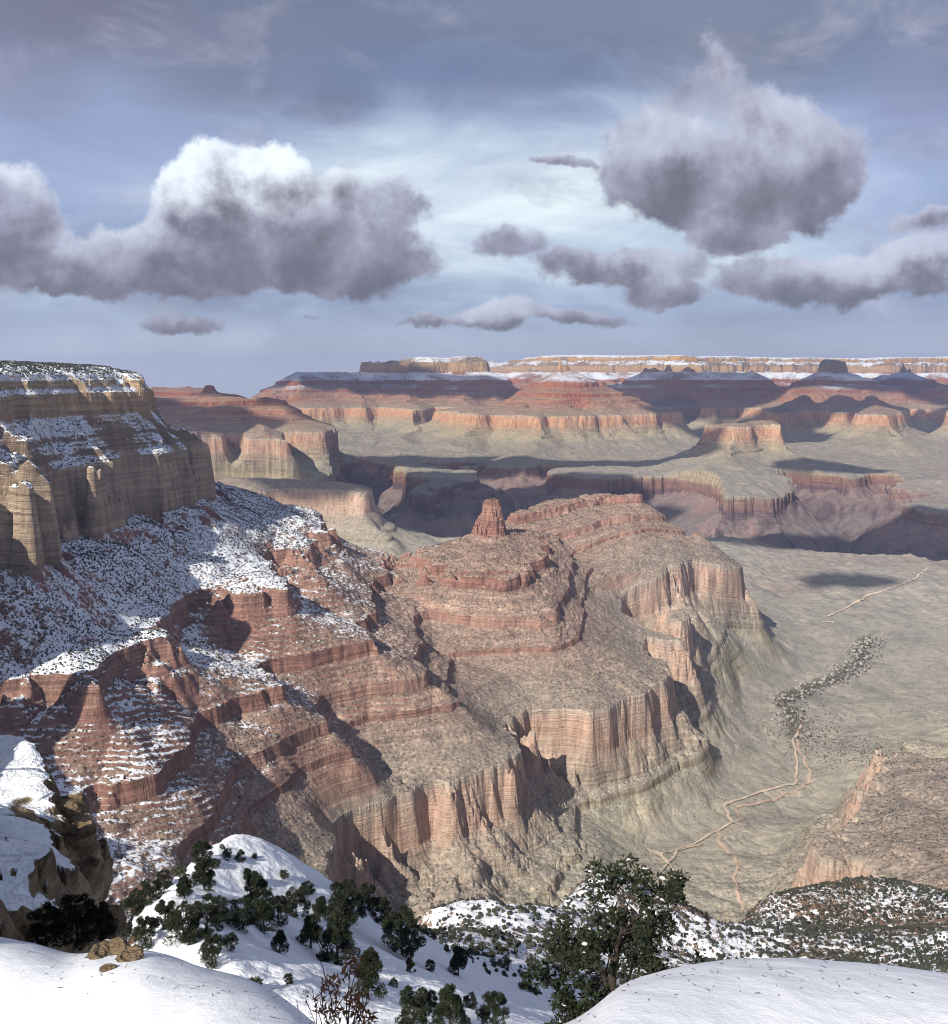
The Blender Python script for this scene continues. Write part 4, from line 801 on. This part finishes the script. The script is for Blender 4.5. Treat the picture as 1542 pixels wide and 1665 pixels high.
for px, y, z in [(106, 10, -6.5), (130, 9, -6.5), (150, 8.3, -6.6), (165, 7.7, -6.6), (176, 7.1, -6.6), (180, 6.5, -6.4), (176, 5.8, -5.6), (168, 5.15, -4.9), (140, 4.75, -4.0), (112, 4.42, -3.5), (170, 4.3, -4.4), (10, 10.8, -6.5), (70, 10.4, -7), (-200, 12.5, -8), (260, 10, -13), (120, 13, -14), (-100, 15, -14), (240, 6, -9), (220, 4.6, -6.), (-60, 3.7, -2.45), (0, 3.8, -2.5), (50, 4.1, -3.0)]: PO.append((azx(px, y), y, z))
MO = rbf_fit([(p[0] * 100, p[1] * 100, p[2]) for p in PO])
oa = np.linspace(R(-34), R(-17.5), 330); orr = np.linspace(3.6, 13.5, 520); OA, ORr = np.meshgrid(oa, orr, indexing='ij'); ox, oy = np.sin(OA) * ORr, np.cos(OA) * ORr
wx_ = ox + .07 * fbm(ox * 2.2, oy * 2.2, 150, 4, .6); wy_ = oy + .08 * fbm(ox * 2.2, oy * 2.2, 154, 4, .6); oz = rbf_eval(MO, wx_ * 100, wy_ * 100)
oz += .06 * fbm(ox * 1.3, oy * 1.3, 158, 4, .5)
pz = .34; q = oz / pz + .3 * vnoise(ox * .8, oy * .8, 162); ogx = np.abs(np.gradient(oz, axis=1) / (orr[1] - orr[0])) + np.abs(np.gradient(oz, axis=0) / (ORr * (oa[1] - oa[0])))
oz = oz * .62 + .38 * pz * (np.floor(q) + sstep(.3, .62, q - np.floor(q)) - .3 * vnoise(ox * .8, oy * .8, 162))
osn = 1. - .95 * sstep(1.0, 1.8, ogx) + .25 * fbm(ox * 1.5, oy * 1.5, 166, 3) - .30 * ((oy > 6.6) & (oy < 8.3))
osn = np.clip(osn, 0, 1); oz = oz + .10 * sstep(.55, .8, osn)
qo = np.arange(330 * 520, dtype=np.int32).reshape(330, 520); qo = np.stack([qo[:-1, :-1], qo[1:, :-1], qo[1:, 1:], qo[:-1, 1:]], -1).reshape(-1, 4)
o = mesh_obj('rock_ledge', np.stack([ox, oy, oz], -1).reshape(-1, 3), qo, LIME, smooth=True); attr(o, 'snow', osn.ravel() * .95); tag(o, 'brown limestone ledge with thick snow caps at the left edge', 'ledge', None, 'structure')
for px, py, y, sz_, sd_, lab in [(106, 1325, 7.9, (0.28, 0.40, 0.28), 11, 'upper brown block on the face of the snow-capped ledge'), (122, 1385, 7.3, (0.25, 0.35, 0.40), 12, 'tall brown block in the middle of the ledge face'), (134, 1440, 6.8, (0.21, 0.30, 0.35), 13, 'lowest brown block on the face of the snow-capped ledge'), (40, 1275, 8.2, (0.25, 0.25, 0.20), 14, 'dark rock under the upper snow cap of the ledge'), (28, 1345, 7.2, (0.30, 0.25, 0.16), 16, 'dark rock between the two snow caps of the ledge'), (182, 1500, 5.6, (0.14, 0.15, 0.18), 15, 'tan rock below the lower snow cap beside the dark bush'), (162, 1415, 7.6, (0.17, 0.25, 0.45), 18, 'narrow tan slab leaning off the right side of the ledge')]:
    cx, dy, dz = ray(px, py); rock('rock', (cx * y / dy, y, dz * y / dy), sz_, sd_, lab, 'rock', .3, sd_ * .7)
cx, dy, dz = ray(112, 1528); y = 4.5
for k_, (px, py, h_, lab) in enumerate([(75, 1538, .22, 'dark juniper scrub under the left lip of the lower snow cap'), (125, 1538, .26, 'dark juniper scrub spilling below the lower snow cap'), (165, 1528, .2, 'dark juniper scrub beside the tan rock below the snow cap')]):
    cx, dy, dz = ray(px, py); plant('juniper_bush', 'bush', 1 + k_, (cx * y / dy, y, dz * y / dy), h_, k_ * 2., lab, 'bush', 'junipers under the snow cap')

# ---------------------------------------------------------------- dry oak shrub with brown leaves at the bottom edge
DRYL = leaf_mat('dry_leaves', (.16, .07, .03), (.30, .15, .07), 9.); TWIG = plain('twigs', (.12, .08, .06), .3, 9.)
def dry_shrub(px, y, py_top, seed, label):
    r = np.random.default_rng(seed); x = azx(px, y); i = np.argmin(np.abs(baz - math.atan2(x, y))); j = np.argmin(np.abs(brad - math.hypot(x, y))); z = float(ZB[i, j])
    cx, dy, dz = ray(px, py_top); H = dz * y / dy - z; root = empty('dry_shrub', (x, y, z)); tag(root, label, 'shrub'); T = MB(); Lf = MB()
    for k in range(9):
        p = np.array([r.normal() * .04, r.normal() * .04, 0]); d = np.array([r.normal() * .22, r.normal() * .2, 1.]); pts = [p]; L = H * r.uniform(.6, 1.)
        for s_ in range(8): d = d + r.normal(size=3) * .13; d /= np.linalg.norm(d); pts.append(pts[-1] + d * L / 8)
        T.tube(pts, np.linspace(.012, .004, 9) * H / 1.2, 4)
        for m_ in range(5):
            a = pts[int(r.integers(3, 9))]; dd = d + r.normal(size=3) * .6; dd /= np.linalg.norm(dd); e_ = a + dd * r.uniform(.12, .3) * H * .7; T.tube([a, (a + e_) / 2 + r.normal(size=3) * .01, e_], [.006 * H, .004 * H, .003 * H], 4)
            if r.random() < .55: Lf.leaves(e_, 12, .055 * H, .055 * H, r)
    T.build('twigs', TWIG, root); Lf.build('dry_leaves', DRYL, root)
dry_shrub(540, 13.5, 1568, 31, 'dry shrub with rusty brown leaves at the bottom edge')
dry_shrub(505, 15.5, 1612, 33, 'low dry shrub beside the lip of the left snow bank')

# ---------------------------------------------------------------- trails and the dry wash on the valley floor
def drape(name, px_pts, width, mat_, label, lift=2.2, jit=0.):
    P_ = []
    for (p0, q0), (p1, q1) in zip(px_pts[:-1], px_pts[1:]):
        n = max(2, int(math.hypot(p1 - p0, q1 - q0) / 5))
        for k in range(n):
            h = first_hit(p0 + (p1 - p0) * k / n, q0 + (q1 - q0) * k / n, az, rad, Z)
            if h and (not P_ or math.hypot(h[0] - P_[-1][0], h[1] - P_[-1][1]) > 6): P_.append(h)
    P_ = np.array(P_); 
    if len(P_) < 3: print('no path', name); return
    # resample by length so that the strip follows the ground
    L = np.r_[0, np.cumsum(np.hypot(*np.diff(P_[:, :2], axis=0).T))]; t = np.arange(0, L[-1], 5.); xs, ys = np.interp(t, L, P_[:, 0]), np.interp(t, L, P_[:, 1])
    xs = xs + jit * fbm(t / 40, t * 0, 170, 3); ys = ys + jit * fbm(t / 40, t * 0 + 5, 174, 3)
    tx_, ty_ = np.gradient(xs), np.gradient(ys); nl = np.hypot(tx_, ty_) + 1e-6; nx_, ny_ = -ty_ / nl, tx_ / nl; wd = width * (.75 + .5 * fbm(t / 30, t * 0, 178, 3) + .25)
    rows_ = []
    for f in (-.5, -.17, .17, .5):
        qx, qy = xs + nx_ * wd * f, ys + ny_ * wd * f; a_ = np.arctan2(qx, qy); r_ = np.hypot(qx, qy)
        fi = (a_ - az[0]) / (az[1] - az[0]); i_ = np.clip(fi.astype(int), 0, NA - 2); j_ = np.clip(np.searchsorted(rad, r_) - 1, 0, NR - 2); u_ = np.clip(fi - i_, 0, 1); v_ = np.clip((r_ - rad[j_]) / (rad[j_ + 1] - rad[j_]), 0, 1)
        zz = np.maximum((Z[i_, j_] * (1 - u_) + Z[i_ + 1, j_] * u_) * (1 - v_) + (Z[i_, j_ + 1] * (1 - u_) + Z[i_ + 1, j_ + 1] * u_) * v_, 0 * u_ - 9999)
        rows_.append(np.stack([qx, qy, zz + lift], -1))
    V = np.stack(rows_, 1); n = len(V); ii_ = np.arange(n * 4).reshape(n, 4); Fq = np.stack([ii_[:-1, :-1], ii_[:-1, 1:], ii_[1:, 1:], ii_[1:, :-1]], -1).reshape(-1, 4)
    o = mesh_obj(name, V.reshape(-1, 3), Fq, mat_, smooth=True); tag(o, label, name.split('_')[-1], None, 'structure'); return np.stack([xs, ys, V[:, 1, 2]], -1)
DUST = plain('trail_dust', (.56, .45, .34), .22, .05); SAND = plain('wash_sand', (.48, .36, .27), .3, .05); SCRUB = plain('wash_scrub', (.19, .165, .13), .5, .08)
drape('path', [(1110, 1432), (1075, 1390), (1130, 1375), (1165, 1352), (1192, 1338), (1175, 1312), (1205, 1300), (1240, 1288), (1292, 1275), (1297, 1240), (1290, 1205), (1303, 1180), (1295, 1150)], 5.5, DUST, 'pale trail winding along the valley floor', 2.2, 5)
drape('dry_wash', [(1210, 1480), (1195, 1420), (1200, 1395), (1165, 1370), (1170, 1350), (1203, 1330), (1196, 1312), (1260, 1302), (1312, 1275), (1318, 1255), (1300, 1220), (1293, 1195)], 6.5, SAND, 'orange sandy wash beside the trail on the valley floor', 1.8, 10)
drape('path', [(1090, 1440), (1075, 1420), (1102, 1385), (1150, 1372)], 5, DUST, 'faint orange trail behind the large pine', 2.2, 4)
drape('path', [(1508, 925), (1490, 942), (1455, 955), (1410, 970), (1370, 993), (1340, 1005)], 9, DUST, 'straight pale trail crossing the grey platform to its edge', 2.6, 6)
drape('path', [(1335, 1012), (1356, 1012), (1350, 1020)], 7, DUST, 'short pale switchback where the platform trail ends', 2.6, 2)
THICK = leaf_mat('thicket_twigs', (.05, .046, .038), (.13, .12, .095), .06)
wash = drape('wash_bed', [(1293, 1195), (1282, 1160), (1270, 1135), (1300, 1120), (1340, 1105), (1375, 1090), (1395, 1070), (1410, 1045), (1408, 1030)], 20, SCRUB, 'dark scrubby stream bed in the valley', 1.0, 14)
GREYL = leaf_mat('bare_crowns', (.22, .21, .18), (.42, .40, .35), .12)
if wash is not None:
    kk = rng.integers(0, len(wash), 4600); th_ = np.stack([wash[kk, 0] + rng.normal(size=4600) * 22, wash[kk, 1] + rng.normal(size=4600) * 30, wash[kk, 2] - 1.2], -1)
    ex = [first_hit(a_ + 40 * q_, b_ + 14 * r_, az, rad, Z) for (a_, b_), q_, r_ in zip([[(1330, 1190), (1360, 1215), (1300, 1150), (1400, 1225), (1330, 1215), (1275, 1185)][k % 6] for k in range(1500)], rng.normal(size=1500), rng.normal(size=1500))]
    th_ = np.concatenate([th_, np.array([(e_[0], e_[1], e_[2] - .8) for e_ in ex if e_])])
    o = scatter_mesh('thicket', th_, rng.uniform(1.4, 4.2, len(th_)), THICK, 23); tag(o, 'dark leafless thicket along the stream bed in the valley', 'thicket', None, 'stuff')
    vsW, fW = blob_variants(6, 17, 1); datW = [mesh_obj('cottonwood_proto', v, fW, GREYL) for v in vsW]; meW = [o.data for o in datW]
    for o in datW: bpy.data.objects.remove(o)
    for k in range(190):
        p = wash[int(rng.integers(8, len(wash)))]; o = bpy.data.objects.new('cottonwood', meW[k % 6]); COL.objects.link(o)
        o.location = (p[0] + rng.normal() * 26, p[1] + rng.normal() * 34, p[2] - .6); s_ = rng.uniform(6., 12.); o.scale = (s_ * .6, s_ * .6, s_ * .5); o.rotation_euler = (0, 0, rng.uniform(0, 6))
        tag(o, 'bare grey cottonwood crowding the stream bed in the valley', 'tree', 'cottonwoods along the stream bed')

# ---------------------------------------------------------------- unseen clouds added above the frame to shade the far canyon
m, g, b = mat('shade_cloud'); b.inputs['Base Color'].default_value = (.85, .86, .9, 1); tr_ = g.n('ShaderNodeBsdfTransparent'); mxs = g.n('ShaderNodeMixShader'); mxs.inputs[0].default_value = .30
g.L.new(b.outputs[0], mxs.inputs[1]); g.L.new(tr_.outputs[0], mxs.inputs[2]); g.L.new(mxs.outputs[0], m.node_tree.nodes['Material Output'].inputs[0]); SHADE_CLOUDM = m
def shade_cloud(tx_, ty_, tz_, H, rx, ry, seed, label):
    """a lumpy cloud H metres up whose shadow falls on the point (tx,ty,tz)"""
    cx = tx_ + sd.x / sd.z * (H - tz_); cy = ty_ + sd.y / sd.z * (H - tz_); n = 40; th = np.linspace(0, math.pi, n); ph = np.linspace(0, 2 * math.pi, 2 * n, endpoint=False); TH, PHh = np.meshgrid(th, ph, indexing='ij')
    d = np.stack([np.sin(TH) * np.cos(PHh), np.sin(TH) * np.sin(PHh), np.cos(TH)], -1); k = 1 + .5 * fbm(d[..., 0] * 1.7 + seed * 3.1, d[..., 1] * 1.7 + d[..., 2], 190 + seed % 5, 5, .6)
    V = d * k[..., None] * np.array([rx, ry, min(rx, ry) * .28]); idx_ = np.arange(n * 2 * n).reshape(n, 2 * n); nx_ = np.roll(idx_, -1, 1)
    Fq = np.stack([idx_[:-1], idx_[1:], nx_[1:], nx_[:-1]], -1).reshape(-1, 4); o = mesh_obj('shade_cloud', V.reshape(-1, 3), Fq, SHADE_CLOUDM, smooth=True); o.location = (cx, cy, H); tag(o, label, 'shade_cloud', None, 'structure')

def gx_(px, y): return azx(px, y)
for k_, (px, y, z, H, rx, ry) in enumerate([(800, 5450, -900, 4300, 900, 420), (850, 6150, -800, 4600, 900, 520), (680, 5900, -800, 4600, 500, 420), (690, 5000, -950, 4300, 420, 330), (1440, 5150, -900, 4300, 700, 330), (1290, 4700, -900, 4300, 380, 170), (1385, 3850, -850, 4300, 210, 110), (1330, 6700, -600, 4300, 420, 220),
   (1250, 12300, -200, 6200, 2900, 1500), (1020, 11300, -300, 6200, 900, 450), (1300, 10100, -400, 6200, 1700, 480), (640, 7600, -700, 5200, 900, 380), (700, 11700, -250, 6200, 1500, 420), (900, 7300, -750, 5200, 1500, 330), (1550, 12000, -200, 6200, 1500, 1900), (520, 12500, -200, 6200, 1500, 1100), (330, 6300, -400, 5000, 500, 420), (1200, 9400, -500, 5600, 700, 520)]):
    shade_cloud(gx_(px, y), y, z, H, rx, ry, k_, 'grey cloud high above the canyon, added unseen to shade it' if False else 'unseen added cloud high above the canyon')

# ---------------------------------------------------------------- the air: one even box of haze round everything, under the clouds
m = bpy.data.materials.new('haze'); m.use_nodes = True; n_ = m.node_tree.nodes; n_.clear(); mo = n_.new('ShaderNodeOutputMaterial'); pv_ = n_.new('ShaderNodeVolumePrincipled')
pv_.inputs['Color'].default_value = (.54, .63, 1., 1); pv_.inputs['Density'].default_value = 3.5e-5; pv_.inputs['Anisotropy'].default_value = .2
m.node_tree.links.new(pv_.outputs[0], mo.inputs['Volume'])
x0, x1, y0, y1, z0, z1 = -16500, 16500, -3000, 24000, -1500, 420
V = np.array([(x, y, z) for z in (z0, z1) for y in (y0, y1) for x in (x0, x1)]); Fq = np.array([(0, 2, 3, 1), (4, 5, 7, 6), (0, 1, 5, 4), (2, 6, 7, 3), (0, 4, 6, 2), (1, 3, 7, 5)])
o = mesh_obj('haze', V, Fq, m); tag(o, 'thin blue winter haze filling the canyon', 'haze', None, 'stuff')
